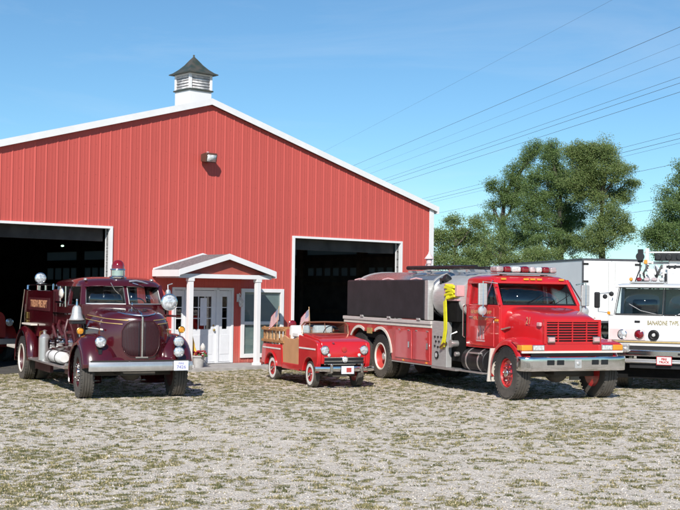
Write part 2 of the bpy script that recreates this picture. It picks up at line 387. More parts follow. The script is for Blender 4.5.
go = bpy.data.objects.new('ground', me); COL.objects.link(go); tag(go, 'patchy gravel yard with thin dry grass', kind='structure')
# visible wedge sampler
def sample(n, ymin, ymax, pw=1.0):
    y = ymin*(ymax/ymin)**RNG.random(n); hw_ = y*.295+.6
    return RNG.uniform(-1, 1, n)*hw_, y
def gh(x, y): return bumps(x, y)
# grass blades
x, y = sample(520000, 11.5, 34, 1); p = patch(x, y); k = RNG.random(len(x)) < np.clip(p*1.05-.10, 0, 1)**1.5*.62; x = x[k]; y = y[k]; p = p[k]
tuft = vnoise(x, y, .22, 31)
n = len(x); h = (.007+.022*RNG.random(n)*np.clip(tuft*1.8-.4, .1, 1.4))*(.6+.6*p); wd = .0035+.004*RNG.random(n)+y*.00012; a = RNG.uniform(0, 6.283, n); ln = RNG.uniform(.1, 1.1, n)*h; b2 = RNG.uniform(0, 6.283, n)
z = gh(x, y)-.004
P = np.empty((n, 4, 3)); ca, sa = np.cos(a), np.sin(a)
P[:, 0] = np.stack([x-ca*wd, y-sa*wd, z], -1); P[:, 1] = np.stack([x+ca*wd, y+sa*wd, z], -1)
P[:, 2] = np.stack([x+ca*wd*.4+np.cos(b2)*ln, y+sa*wd*.4+np.sin(b2)*ln, z+h], -1); P[:, 3] = np.stack([x-ca*wd*.4+np.cos(b2)*ln, y-sa*wd*.4+np.sin(b2)*ln, z+h*.92], -1)
me = mesh_np('grass', P.reshape(-1, 3), [np.arange(4*n).reshape(n, 4)])
def island_mat(name, stops, rough=.7, trans=0):
    mt = bpy.data.materials.new(name); mt.use_nodes = True; N = mt.node_tree.nodes; L = mt.node_tree.links; b = N['Principled BSDF']
    g = N.new('ShaderNodeNewGeometry'); r = N.new('ShaderNodeValToRGB'); e = r.color_ramp.elements
    while len(e) < len(stops): e.new(.5)
    for i, (p_, c) in enumerate(stops): e[i].position = p_; e[i].color = (*c, 1)
    L.new(g.outputs['Random Per Island'], r.inputs[0]); L.new(r.outputs[0], b.inputs['Base Color']); b.inputs['Roughness'].default_value = rough
    b.inputs['Specular IOR Level'].default_value = .3
    if trans:
        t = N.new('ShaderNodeBsdfTranslucent'); L.new(r.outputs[0], t.inputs[0]); mx = N.new('ShaderNodeMixShader'); mx.inputs[0].default_value = trans
        L.new(b.outputs[0], mx.inputs[1]); L.new(t.outputs[0], mx.inputs[2]); L.new(mx.outputs[0], N['Material Output'].inputs[0])
    return mt
me.materials.append(island_mat('grass_blades', [(0, (.12, .13, .045)), (.35, (.215, .19, .08)), (.65, (.36, .295, .155)), (1, (.56, .47, .30))], .8))
o = bpy.data.objects.new('grass', me); COL.objects.link(o); tag(o, 'short dry green and straw grass growing through the gravel', 'grass', kind='stuff')
# taller green tufts
tx, ty = sample(5200, 11.8, 30); tp = patch(tx, ty); k = tp > .35; tx = tx[k]; ty = ty[k]; nb_ = 22
x = np.repeat(tx, nb_)+RNG.normal(0, 1, len(tx)*nb_)*np.repeat(RNG.uniform(.012, .048, len(tx)), nb_); y = np.repeat(ty, nb_)+RNG.normal(0, .025, len(tx)*nb_)
n = len(x); h = np.repeat(RNG.uniform(.010, .034, len(tx)), nb_)*RNG.uniform(.4, 1.1, n); wd = .003+.003*RNG.random(n)+y*.00010; a = RNG.uniform(0, 6.283, n); ln = RNG.uniform(.1, .9, n)*h; b2 = RNG.uniform(0, 6.283, n); z = gh(x, y)-.004
P = np.empty((n, 4, 3)); ca, sa = np.cos(a), np.sin(a)
P[:, 0] = np.stack([x-ca*wd, y-sa*wd, z], -1); P[:, 1] = np.stack([x+ca*wd, y+sa*wd, z], -1)
P[:, 2] = np.stack([x+ca*wd*.3+np.cos(b2)*ln, y+sa*wd*.3+np.sin(b2)*ln, z+h], -1); P[:, 3] = np.stack([x-ca*wd*.3+np.cos(b2)*ln, y-sa*wd*.3+np.sin(b2)*ln, z+h*.92], -1)
me = mesh_np('weeds', P.reshape(-1, 3), [np.arange(4*n).reshape(n, 4)]); me.materials.append(island_mat('weed_blades', [(0, (.05, .065, .022)), (.5, (.10, .11, .04)), (1, (.20, .175, .085))], .7))
o = bpy.data.objects.new('weeds', me); COL.objects.link(o); tag(o, 'darker green weed tufts dotted over the gravel yard', 'weeds', kind='stuff')
# loose stones
x, y = sample(45000, 11.5, 30); p = patch(x, y); k = RNG.random(len(x)) < (1-p)*.75+.05; x = x[k]; y = y[k]; n = len(x)
sz = .005+.013*RNG.random(n)**2.5+y*.00008; z = gh(x, y)
oct_ = np.array([(1, 0, 0), (0, 1, 0), (-1, 0, 0), (0, -1, 0), (0, 0, .75), (.2, .1, -.4)])
P = oct_[None]*(1+.35*RNG.uniform(-1, 1, (n, 6, 3)))*sz[:, None, None]; a = RNG.uniform(0, 6.28, n); c_, s_ = np.cos(a)[:, None], np.sin(a)[:, None]
P = np.stack([P[..., 0]*c_-P[..., 1]*s_+x[:, None], P[..., 0]*s_+P[..., 1]*c_+y[:, None], P[..., 2]+z[:, None]+sz[:, None]*.2], -1)
fo = np.array([(0, 1, 4), (1, 2, 4), (2, 3, 4), (3, 0, 4), (1, 0, 5), (2, 1, 5), (3, 2, 5), (0, 3, 5)])
me = mesh_np('gravel', P.reshape(-1, 3), [(fo[None]+6*np.arange(n)[:, None, None]).reshape(-1, 3)])
me.materials.append(island_mat('gravel_stones', [(0, (.26, .23, .19)), (.35, (.46, .40, .34)), (.75, (.60, .54, .47)), (1, (.70, .65, .59))], .9))
o = bpy.data.objects.new('gravel', me); COL.objects.link(o); tag(o, 'loose pale crushed stones lying over the yard', 'gravel', kind='stuff')
# ------------------------------------------------------------------ trees
LEAF = [island_mat('leaves_green', [(0, (.085, .145, .045)), (.5, (.135, .21, .065)), (1, (.20, .27, .095))], .45, .4),
        island_mat('leaves_olive', [(0, (.105, .165, .048)), (.5, (.17, .235, .075)), (1, (.26, .30, .11))], .45, .4)]
BARK = mat('bark', (.10, .085, .07), .9, var=.3, scale=5, bump=.4, bscale=20)
def tree(name, label, ux, Y, lobes, seed, leafm, dens=1.0, leaf=.088, group='trees beyond the yard'):
    """lobes: (px, py, rx_px, ry_px) outlines of the foliage masses seen, placed at depth Y with their own depth spread"""
    rg = np.random.default_rng(seed); base = at(ux, 291, Y); base.z = 0
    t = empty(name, base, 0, label, 'tree', group)
    s_ = Y/F; L_ = []
    for (px, py, rx, ry) in lobes:
        c = at(px, py, Y)-base; L_.append((Vector((c.x, rg.uniform(-1, 1)*rx*s_*.8, c.z)), rx*s_, ry*s_))
    zmax = max(c.z+r for c, _, r in L_)
    tk = MB(); pts = [Vector((0, 0, -.2)), Vector((.1, .05, zmax*.25)), Vector((-.1, .1, zmax*.5)), Vector((.05, 0, zmax*.78))]
    rr = [zmax*.026, zmax*.021, zmax*.015, zmax*.005]
    rs = [[p+Vector((r*math.cos(i*.7854), r*math.sin(i*.7854), 0)) for i in range(8)] for p, r in zip(pts, rr)]; tk.rings(rs)
    for c, rx, rz in L_:
        zz = max(.12*zmax, min(c.z-rz*.6-abs(c.x)*.4, zmax*.7)); f = zz/zmax
        st_ = Vector((0, 0, zz)); md = st_.lerp(c, .5)+Vector((0, 0, -.1*rz)); r = zmax*.011
        ring = lambda p, q: [p+Vector((q*math.cos(i*1.0472), q*math.sin(i*1.0472), 0)) for i in range(6)]
        tk.rings([ring(st_, r), ring(md, r*.7), ring(c+Vector((0, 0, rz*.5)), r*.2)])
        for _ in range(5):
            e = c+Vector(rg.normal(0, .5, 3)*np.array([rx, rx, rz])); tk.rings([ring(md.lerp(c, rg.random()), r*.4), ring(e, r*.12)])
    tk.build('trunk', BARK, t)
    Ps = []
    for c, rx, rz in L_:
        nc = max(11, int(dens*21*rx*rz)+6)
        d = rg.normal(size=(nc, 3)); d /= np.linalg.norm(d, axis=1)[:, None]; rad = rg.random(nc)**.40*(1.02+.17*rg.normal(size=nc))
        cc = np.array(c)+d*rad[:, None]*np.array([rx, rx*.9, rz])
        for q_ in cc:
            sp = rg.uniform(.22, .72); m_ = int(330*sp*sp/.3*rg.uniform(.6, 1.2))+20
            dd = rg.normal(size=(m_, 3)); dd /= np.linalg.norm(dd, axis=1)[:, None]; Ps.append(q_+dd*(rg.random(m_)**.5*(1+.25*np.abs(rg.normal(size=m_))))[:, None]*np.array([sp, sp, sp*.68]))
    P0 = np.concatenate(Ps); P0 = P0[P0[:, 2] > .5]; n = len(P0)
    nrm = rg.normal(size=(n, 3))*.62-np.array([AZ.x*.75, AZ.y*.75, -.75]); nrm /= np.linalg.norm(nrm, axis=1)[:, None]
    tv = np.cross(nrm, rg.normal(size=(n, 3))); tv /= np.linalg.norm(tv, axis=1)[:, None]; bv = np.cross(nrm, tv)
    sz = leaf*rg.uniform(.55, 1.2, n)[:, None]
    Q = np.stack([P0-tv*sz*.5, P0+bv*sz*.36, P0+tv*sz*.5, P0-bv*sz*.36], 1)
    me = mesh_np('crown', Q.reshape(-1, 3), [np.arange(4*n).reshape(n, 4)]); me.materials.append(leafm)
    o = bpy.data.objects.new('crown', me); COL.objects.link(o); o.parent = t
    return t
tree('poplar_tree', 'tall green tree, highest of the clump, right of the barn', 560, 92, [(543, 178, 16, 30), (557, 160, 12, 18), (548, 148, 8, 9), (570, 205, 24, 26), (545, 240, 22, 26), (566, 182, 16, 18), (575, 236, 24, 24), (532, 205, 13, 22)], 1, LEAF[0], 1.0)
tree('poplar_tree', 'broad olive-tinged tree right of the clump, above the white box trailer', 602, 88, [(600, 160, 18, 17), (586, 152, 13, 12), (610, 150, 10, 9), (617, 172, 17, 15), (598, 192, 20, 16), (623, 195, 11, 9), (606, 216, 22, 14), (622, 232, 12, 9), (596, 238, 20, 16), (584, 178, 14, 14), (630, 184, 7, 7), (626, 225, 8, 6), (579, 160, 13, 14), (573, 150, 8, 8), (588, 178, 12, 14), (575, 185, 12, 14)], 2, LEAF[1], 1.0)
tree('poplar_tree', 'thin gappy tree with one bare limb at the left of the tall clump', 503, 95, [(513, 178, 10, 15), (500, 193, 11, 12), (494, 212, 9, 12), (515, 205, 11, 16), (522, 186, 10, 20), (528, 160, 8, 12), (505, 232, 14, 16), (524, 235, 14, 20), (490, 242, 10, 14), (536, 150, 7, 8), (492, 186, 5, 5)], 3, LEAF[0], .85)
tree('leafy_tree', 'low pale green tree showing past the barn corner', 455, 80, [(455, 222, 9, 8), (447, 240, 13, 13), (464, 236, 11, 12), (474, 225, 7, 9), (440, 258, 10, 13), (458, 262, 16, 15), (475, 256, 10, 18), (436, 236, 6, 7)], 4, LEAF[1], .9, group='trees beyond the yard')
tree('leafy_tree', 'low bushy tree filling the gap under the tall clump behind the tanker', 500, 84, [(500, 255, 18, 16), (520, 262, 16, 14), (484, 262, 10, 12), (540, 262, 18, 16), (478, 240, 7, 8)], 5, LEAF[1], .9)
tree('leafy_tree', 'dark green tree at the right edge behind the white fire truck', 690, 78, [(681, 185, 16, 18), (672, 205, 14, 14), (690, 172, 16, 12), (664, 228, 14, 13), (685, 225, 22, 22), (655, 240, 9, 8), (700, 200, 20, 26), (670, 248, 18, 12), (710, 235, 22, 24), (652, 232, 6, 5)], 6, LEAF[0], 1.0)
# ------------------------------------------------------------------ power lines
VPd = ray(58, 287)
WL = [(612, 0, 'faint topmost wire crossing the upper sky', .011), (680, 27, 'boldest upper wire, ending at the right roof slope', .026), (680, 44, 'thin wire just under the boldest upper wire', .012),
      (680, 57, 'thin wire below the close upper pair', .016), (680, 77, 'first of three evenly spaced mid sky wires', .020), (680, 83, 'middle of three close mid sky wires', .024), (680, 92, 'lowest of three close mid sky wires', .024),
      (680, 133, 'upper wire just above the tall trees', .018), (680, 138.5, 'middle wire passing behind the tall treetops', .024), (680, 143, 'thin wire close under the treetop wire', .014),
      (680, 163, 'wire passing through the right side of the tree clump', .020), (680, 196, 'low wire between the tree clump and right edge tree', .018), (680, 206, 'lowest wire, between the two tree groups', .018)]
for u, v, lb, r in WL:
    A = at(u, v, 100); B0 = A-VPd*45; n = 24; pts = []
    for i in range(n+1):
        f = i/n; p = B0+VPd*(f*460); p.z -= 2.0*4*f*(1-f)*.35; p.z += 2.0*4*.0978*.9022*.35; pts.append(p)
    o = MB().tube(pts, r*.8, 5).build('power_line', M['wire']); tag(o, lb, 'power line', 'power lines across the sky')
# ------------------------------------------------------------------ barn (local x along the gable wall, y into the building)
BA = R(41.0); BSX = .970
BX = (207-340)/37.07; BY = F/37.07
barn = empty('red_barn', (BX, BY, 0), BA, 'red metal pole barn with white trim, cupola and two open bays', 'barn'); barn.scale = (BSX, 1, 1)
HW, RZ, SL, DEP = 8.88, 7.10, .270, 26.0
rz = lambda u: RZ-SL*abs(u)
D0, D1, DT = 3.1, 7.42, 3.60
ops = [(-D1, -D0, 0, DT), (D0, D1, 0, DT), (-1.13, .92, 0, 2.14), (1.26, 2.64, .30, 2.05)]
us = [-HW]; prof = {}
def setp(u, n_): prof[round(u, 4)] = n_
u = -HW
while u < HW-.01:
    setp(u, 0); pitch = .305
    for a, n_ in ((.09, 0), (.10, -.0022), (.13, -.0022), (.14, 0), (.18, 0), (.19, -.0022), (.22, -.0022), (.23, 0), (.250, 0), (.288, -.015), (.293, -.015)):
        if u+a < HW: setp(u+a, n_)
    u += pitch
setp(HW, 0); setp(0.0001, 0)
for o_ in ops:
    for e in o_[:2]: setp(e-.001, 0); setp(e, 0); setp(e+.001, 0)
ks = sorted(prof); mb = MB()
for a, b_ in zip(ks[:-1], ks[1:]):
    mid = (a+b_)/2; spans = [(0, None)]
    for o_ in ops:
        if o_[0] < mid < o_[1]: spans = ([(0, o_[2])] if o_[2] > 0 else [])+[(o_[3], None)]
    for z0, z1 in spans:
        mb.add([(a, prof[a], z0), (b_, prof[b_], z0), (b_, prof[b_], z1 if z1 is not None else rz(b_)), (a, prof[a], z1 if z1 is not None else rz(a))], [(0, 1, 2, 3)])
fwall = mb.build('gable_wall', M['siding'], barn, ang=12, keepn=True)
fwall.data.polygons.foreach_set('use_smooth', [False]*len(fwall.data.polygons))
# inner lining of the gable wall, side walls, back wall
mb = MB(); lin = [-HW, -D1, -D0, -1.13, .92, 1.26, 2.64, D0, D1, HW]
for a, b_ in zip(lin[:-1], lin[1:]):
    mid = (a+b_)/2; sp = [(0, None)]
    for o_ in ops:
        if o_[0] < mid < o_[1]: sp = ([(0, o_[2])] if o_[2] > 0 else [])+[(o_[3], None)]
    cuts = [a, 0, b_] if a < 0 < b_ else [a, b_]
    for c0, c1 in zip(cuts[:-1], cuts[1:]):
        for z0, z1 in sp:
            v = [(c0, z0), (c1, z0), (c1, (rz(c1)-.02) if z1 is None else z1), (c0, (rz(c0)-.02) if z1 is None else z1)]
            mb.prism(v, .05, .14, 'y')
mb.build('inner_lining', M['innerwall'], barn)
mb = MB(); mb.box(-HW, -HW+.1, .15, DEP, 0, rz(HW)-.02); mb.prism([(-HW, 0), (HW, 0), (HW, rz(HW)), (0, RZ), (-HW, rz(HW))], DEP, DEP+.1, 'y')
# right side wall with a clerestory and a row of small lights
bays = [.15, 3.2, 6.4, 9.6, 12.8, 16, 19.2, 22.4, DEP]
holes = []
for i in range(len(bays)-1):
    a, b_ = bays[i]+.25, bays[i+1]-.25; nwin = 6 if i < 4 else 4; stp = (b_-a)/nwin
    for k_ in range(nwin): holes.append((a+stp*(k_+.12), a+stp*(k_+.88), 2.62, 2.9) if i < 4 else (a+stp*(k_+.08), a+stp*(k_+.92), 2.45, 3.0))
    holes.append((a, b_, 3.35, 3.75))
ysx = sorted(set([.15, DEP]+[h[0] for h in holes]+[h[1] for h in holes]))
for a, b_ in zip(ysx[:-1], ysx[1:]):
    mid = (a+b_)/2; zs = sorted([(h[2], h[3]) for h in holes if h[0] < mid < h[1]]); z = 0
    for z0, z1 in zs+[(rz(HW)-.02, None)]:
        mb.box(HW-.08, HW, a, b_, z, z0); z = z1 if z1 else z
mb.build('side_wall', M['innerwall'], barn)
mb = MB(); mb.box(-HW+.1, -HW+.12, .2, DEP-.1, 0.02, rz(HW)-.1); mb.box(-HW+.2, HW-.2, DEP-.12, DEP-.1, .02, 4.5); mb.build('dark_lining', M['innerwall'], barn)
fm = bpy.data.materials.new('frosted_panel'); fm.use_nodes = True; nt = fm.node_tree; tr = nt.nodes.new('ShaderNodeBsdfTranslucent'); tr.inputs[0].default_value = (.18, .19, .185, 1); nt.links.new(tr.outputs[0], nt.nodes['Material Output'].inputs[0])
mb = MB()
for h in holes: mb.box(HW-.05, HW-.04, h[0], h[1], h[2], h[3])
mb.build('frosted_panel', fm, barn)
mb = MB()
for y_ in bays[1:-1]:
    mb.box(HW-.27, HW-.09, y_-.09, y_+.09, 0, rz(HW)-.25)
    mb.beam((-HW+.1, y_, rz(HW)-.3), (HW-.1, y_, rz(HW)-.3), .06, .22, (0, 1, 0))
    for s_ in (-1, 1):
        mb.beam((s_*(HW-.2), y_, rz(HW)-.2), (0, y_, RZ-.2), .06, .2, (0, 1, 0))
        for f_ in (.25, .5, .75): mb.beam((s_*HW*f_, y_, rz(HW)-.3), (s_*HW*(f_-.12), y_, rz(HW*(f_-.12))-.25), .05, .1, (0, 1, 0))
for z_ in (3.2, 2.35, 1.4, 3.85): mb.box(HW-.14, HW-.09, .2, DEP-.15, z_-.06, z_+.06)
mb.build('roof_truss', M['timber'], barn)
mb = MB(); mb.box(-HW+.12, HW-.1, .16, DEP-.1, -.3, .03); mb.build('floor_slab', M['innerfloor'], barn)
# roof sheets, rake and corner trim
mb = MB(); th = .05
for s_ in (-1, 1):
    v = [(0, RZ+.08), (s_*9.02, RZ+.08-SL*9.02), (s_*9.02, RZ+.02-SL*9.02), (0, RZ+.02)]
    mb.prism(v, -.10, DEP+.2, 'y')
mb.build('roof', M['roofsteel'], barn)
mb = MB()
for s_ in (-1, 1):
    v = [(0, RZ+.155), (s_*9.0, RZ+.155-SL*9.0), (s_*9.0, RZ-.015-SL*9.0), (0, RZ-.015)]
    mb.prism(v, -.125, -.103, 'y')
    mb.prism([(0, RZ+.155), (s_*9.0, RZ+.155-SL*9.0), (s_*9.0, RZ+.085-SL*9.0), (0, RZ+.085)], -.102, -.07, 'y')
    mb.box(*sorted((s_*9.0, s_*9.07)), -.127, DEP+.2, RZ-.08-SL*9.0, RZ+.15-SL*9.0)
mb.build('rake_trim', M['white'], barn)
for s_ in (-1, 1):
    mb = MB(); mb.box(*sorted((s_*(HW-.17), s_*(HW+.03))), -.045, -.027, 0, rz(HW)+.02); mb.box(*sorted((s_*(HW+.005), s_*(HW+.03))), -.026, .3, 0, rz(HW)-.05); mb.build('corner_trim', M['white'], barn)
mb = MB(); mb.box(-HW+.18, -D1-.12, -.05, -.028, 0, .1); mb.box(-D0+.12, -1.2, -.05, -.028, 0, .1); mb.box(.99, D0-.12, -.05, -.028, 0, .1); mb.box(D1+.12, HW-.18, -.05, -.028, 0, .1); mb.build('base_trim', M['siding_old'], barn)
for s_ in (-1, 1):
    mb = MB(); a, b_ = sorted((s_*D0, s_*D1))
    mb.box(a-.08, a+.0, -.05, .20, 0, DT+.06); mb.box(b_, b_+.08, -.05, .20, 0, DT+.06); mb.box(a, b_, -.05, .20, DT, DT+.06)
    mb.build('bay_frame', M['white'], barn)
    mb = MB(); mb.box(a+.05, b_-.05, .24, .32, DT-.32, DT+.35)       # raised overhead door edge with its panels behind
    for k_ in range(4): mb.box(a+.05, b_-.05, .4+k_*.9, 1.27+k_*.9, DT+.30, DT+.34)
    mb.build('overhead_door', M['innerwall'], barn)
# cupola
cz = empty('cupola', (0, .80, 0), 0, None, None); cz.parent = barn; cz['label'] = 'cupola with louvred sides and dark flared roof'
mb = MB(); c = .345; mb.box(-c-.02, c+.02, -c-.02, c+.02, 6.6, 7.52); mb.build('cupola_base', M['white'], cz)
mb = MB(); mb.box(-c-.06, c+.06, -c-.06, c+.06, 7.523, 7.56); mb.build('cupola_sill', M['copper'], cz)
mb = MB()
for sx in (-1, 1):
    for sy in (-1, 1): mb.box(sx*c-.035, sx*c+.035, sy*c-.035, sy*c+.035, 7.56, 7.99)
mb.box(-c-.03, c+.03, -c-.03, c+.03, 7.95, 8.0)
mb.build('cupola_post', M['white'], cz)
mb = MB(); mb.box(-c+.03, c-.03, -c+.03, c-.03, 7.56, 7.95)
for k_ in range(5):
    z_ = 7.575+k_*.077
    mb.add([(-c+.035, -c-.01, z_), (c-.035, -c-.01, z_), (c-.035, -c+.025, z_+.08), (-c+.035, -c+.025, z_+.08)], [(0, 1, 2, 3)])
    mb.add([(-c-.01, -c+.035, z_), (-c-.01, c-.035, z_), (-c+.025, c-.035, z_+.08), (-c+.025, -c+.035, z_+.08)], [(0, 1, 2, 3)])
    mb.add([(c+.01, -c+.035, z_), (c+.01, c-.035, z_), (c-.025, c-.035, z_+.08), (c-.025, -c+.035, z_+.08)], [(0, 1, 2, 3)])
mb.build('cupola_louver', M['louver'], cz, solid=.012)
mb = MB(); rs = []
for h_, z_ in ((.50, 7.985), (.50, 8.01), (.42, 8.05), (.30, 8.15), (.19, 8.27), (.09, 8.41), (.02, 8.50)):
    rs.append([(-h_, -h_, z_), (h_, -h_, z_), (h_, h_, z_), (-h_, h_, z_)])
mb.rings(rs); mb.cyl((0, 0, 8.48), (0, 0, 8.56), .025); mb.build('cupola_roof', M['copper'], cz)
# entry door unit + window (parts of the barn)
ed = MB()
for a, b_ in ((-1.13, -1.06), (-.72, -.62), (.33, .42), (.85, .92)): ed.box(a, b_, -.035, .10, .1, 2.14)
ed.box(-1.06, .85, -.035, .10, 2.07, 2.14); ed.box(-1.06, .85, -.02, .1, .1, .13)
eo = ed.build('entry_door', M['doorwhite'], barn, bevel=.006); eo['label'] = 'white entry door with sidelights'
def lite(a, b_, z0, z1, cols, rows, gx0, gx1, gz0, gz1, name):
    d = MB()
    for q in ((a, gx0, z0, z1), (gx1, b_, z0, z1)): d.box(q[0], q[1], .0, .045, q[2], q[3])
    d.box(gx0, gx1, .0, .045, z0, gz0); d.box(gx0, gx1, .0, .045, gz1, z1)
    for i in range(1, cols): x_ = gx0+(gx1-gx0)*i/cols; d.box(x_-.012, x_+.012, .002, .04, gz0, gz1)
    for i in range(1, rows): z_ = gz0+(gz1-gz0)*i/rows; d.box(gx0, gx1, .003, .038, z_-.012, z_+.012)
    if b_-a > .6:
        for s_ in (a+.12, (a+b_)/2+.04): d.box(s_, s_+.32, -.008, .0, z0+.2, gz0-.15)
    else: d.box(a+.06, b_-.06, -.008, 0, z0+.2, gz0-.15)
    l = d.build(name, M['doorwhite'], eo, bevel=.004)
    MB().box(gx0, gx1, .018, .024, gz0, gz1).build('pane', M['winglass'], eo)
lite(-.62, .33, .14, 2.06, 3, 3, -.46, .18, 1.02, 1.90, 'door_leaf')
lite(-1.06, -.72, .14, 2.06, 1, 3, -.985, -.80, 1.02, 1.90, 'side_light')
lite(.42, .85, .14, 2.06, 1, 3, .55, .72, 1.02, 1.90, 'side_light')
hb = MB(); hb.ell((.25, -.05, 1.0), (.035, .035, .035)); hb.cyl((.25, 0, 1.0), (.25, -.04, 1.0), .015); hb.cyl((.25, 0, 1.12), (.25, -.015, 1.12), .025); hb.build('handle', M['brass'], eo)
MB().box(-.20, .02, -.004, -.001, 1.12, 1.86).build('notice', M['plate'], eo)
wf = MB(); wf.box(1.18, 1.30, -.045, .06, .22, 2.13); wf.box(2.60, 2.72, -.045, .06, .22, 2.13); wf.box(1.30, 2.60, -.045, .06, 2.03, 2.13); wf.box(1.30, 2.60, -.045, .06, .22, .33); wf.box(1.30, 2.60, -.035, .06, 1.13, 1.22)
wo = wf.build('window', M['white'], barn, bevel=.005); wo['label'] = 'double hung window with white frame'
for z0, z1 in ((.33, 1.13), (1.22, 2.03)): MB().box(1.30, 2.60, .005, .012, z0, z1).build('pane', M['winglass'], wo)
mb = MB(); mb.box(1.29, 2.61, .03, .034, .32, 2.04); mb.build('curtain', M['curtain'], wo)
# ------------------------------------------------------------------ porch
bq = barn.matrix_basis.copy() if False else Matrix.Translation((BX, BY, 0)) @ Matrix.Rotation(BA, 4, 'Z') @ Matrix.Diagonal((BSX, 1, 1, 1))
def bl(x_, y_, z_): return bq @ Vector((x_, y_, z_))
po = empty('entry_porch', bl(-.18, 0, 0), BA, 'small white gabled porch over the entry door of the red barn', 'porch')
PR, PE, PS = 3.02, 1.53, .285; PF = -1.27
mb = MB()
for s_ in (-1, 1): mb.prism([(0, PR), (s_*PE, PR-PS*PE), (s_*PE, PR-PS*PE-.05), (0, PR-.05)], PF+.01, -.03, 'y')
mb.build('porch_roof', M['shingle'], po)
mb = MB()
for s_ in (-1, 1):
    mb.prism([(0, PR+.012), (s_*(PE+.01), PR+.012-PS*PE), (s_*(PE+.01), PR-.135-PS*PE), (0, PR-.135)], PF-.025, PF+.005, 'y')
    mb.box(*sorted((s_*(PE+.002), s_*(PE+.03))), PF-.02, -.03, PR-PS*PE-.17, PR-PS*PE+.0)
    mb.prism([(0, PR+.045), (s_*(PE+.01), PR+.045-PS*PE), (s_*(PE+.01), PR+.003-PS*PE), (0, PR+.003)], -.075, -.03, 'y')
mb.build('fascia', M['white'], po)
mb = MB(); mb.prism([(-PE+.15, PR-PS*PE-.09), (PE-.15, PR-PS*PE-.09), (0, PR-.1)], PF+.16, PF+.19, 'y'); mb.build('gable_panel', M['gable'], po)
mb = MB(); mb.box(-PE+.05, PE-.05, PF+.1, PF+.24, 2.38, PR-PS*PE-.095)
for s_ in (-1, 1): mb.box(*sorted((s_*(PE-.2), s_*(PE-.08))), PF+.245, -.03, 2.38, PR-PS*PE-.095)
mb.build('beam', M['white'], po)
mb = MB(); mb.box(-PE+.21, PE-.21, PF+.245, -.03, 2.44, 2.46); mb.build('soffit', M['white'], po)
for s_ in (-1.09, 1.07):
    mb = MB(); mb.box(s_-.065, s_+.065, PF+.105, PF+.235, .06, 2.379); mb.box(s_-.09, s_+.09, PF+.08, PF+.26, .05, .16); mb.box(s_-.085, s_+.085, PF+.09, PF+.25, 2.30, 2.376); mb.build('column', M['white'], po, bevel=.006)
mb = MB(); mb.box(-1.75, 1.55, -1.5, -.03, -.1, .09); mb.build('step_slab', M['concrete'], po, bevel=.015)
# ------------------------------------------------------------------ wall lights
fl = empty('floodlight', bl(-.14, -.02, 5.62), BA, 'brown floodlight box high on the red gable wall', 'floodlight')
mb = MB(); mb.prism([(-.06, .10), (-.30, .13), (-.34, .09), (-.28, -.13), (-.06, -.10)], -.18, .18, 'x')
mb.V = [Vector((v.x, v.y, v.z)) for v in mb.V]; mb.build('housing', mat('bronze', (.13, .07, .05), .45, metal=.3), fl, bevel=.015)
mb = MB(); mb.box(-.06, .06, -.08, 0, -.06, .06); mb.box(-.09, .09, -.02, 0.01, -.1, .1); mb.build('bracket', M['black'], fl)
mb = MB(); mb.add([(-.14, -.342, .07), (.14, -.342, .07), (.14, -.295, -.11), (-.14, -.295, -.11)], [(0, 1, 2, 3)]); mb.build('lens', M['lens'], fl, solid=.01)
mb = MB(); mb.cyl((-.02, -.16, .11), (-.02, -.16, .17), .035); mb.build('photocell', M['pinkband'], fl)
wl = empty('wall_lantern', bl(1.07, -.03, 1.78), BA, 'small white wall lantern between the entry door and the window', 'lantern')
mb = MB(); mb.lathe((0, -.13, -.10), (0, 0, 1), [(.02, -.06), (.05, -.04), (.075, .12), (.03, .2), (.012, .24)], 8); mb.build('lamp_shade', M['lens'], wl)
mb = MB(); mb.tube([(0, 0, .1), (0, -.06, .22), (0, -.13, .16)], .012); mb.box(-.045, .045, -.012, .01, -.02, .2); mb.build('bracket', M['white'], wl)
for (a_, b_, z_, k_) in ((7.6, 22.0, 3.95, 2.1), (-3.5, .45, 3.42, 1.2)):
    il = empty('ceiling_lamp', bl(a_, b_, z_), BA, 'small lit lamp deep in the dark left bay' if k_ > 2 else 'tiny greenish lamp in the top corner of the left bay', 'lamp')
    r_ = .042 if k_ > 2 else .03
    MB().ell((0, 0, 0), (r_*1.6, r_*1.6, r_)).build('bulb', emit('lit_bulb', (.6, 1, .72), k_), il)
    MB().cyl((0, 0, r_*.8), (0, 0, r_*.8+.35), .03).build('stem', M['black'], il)
# flower pot, flame ornament and stone figure on the slab
pt = empty('flower_pot', bl(-1.02, -1.12, .09), 0, 'grey flower pot of dark red flowers at the porch step', 'flower pot')
mb = MB(); mb.lathe((0, 0, 0), (0, 0, 1), [(.12, 0), (.165, .26), (.19, .265), (.19, .31), (.165, .31), (.15, .25)], 20); mb.build('pot', M['terra'], pt)
mb = MB(); rg = random.Random(3)
for k_ in range(45):
    a_ = rg.uniform(0, 6.28); r_ = rg.uniform(0, .22); mb.ell((r_*math.cos(a_), r_*math.sin(a_), rg.uniform(.30, .42)), (.035, .035, .022), 6, 4)
mb.build('flower_cluster', M['petal'], pt)
mb = MB()
for k_ in range(40):
    a_ = rg.uniform(0, 6.28); r_ = rg.uniform(0, .2); p_ = Vector((r_*math.cos(a_), r_*math.sin(a_), rg.uniform(.27, .36))); mb.add([p_, p_+Vector((.05, .01, .03)), p_+Vector((.08, 0, 0)), p_+Vector((.04, -.03, -.01))], [(0, 1, 2, 3)])
mb.build('leaves', M['stem'], pt)
fo_ = empty('flame_ornament', bl(-1.16, -1.0, .09), BA-R(35), 'orange flame shaped garden ornament beside the flower pot', 'ornament')
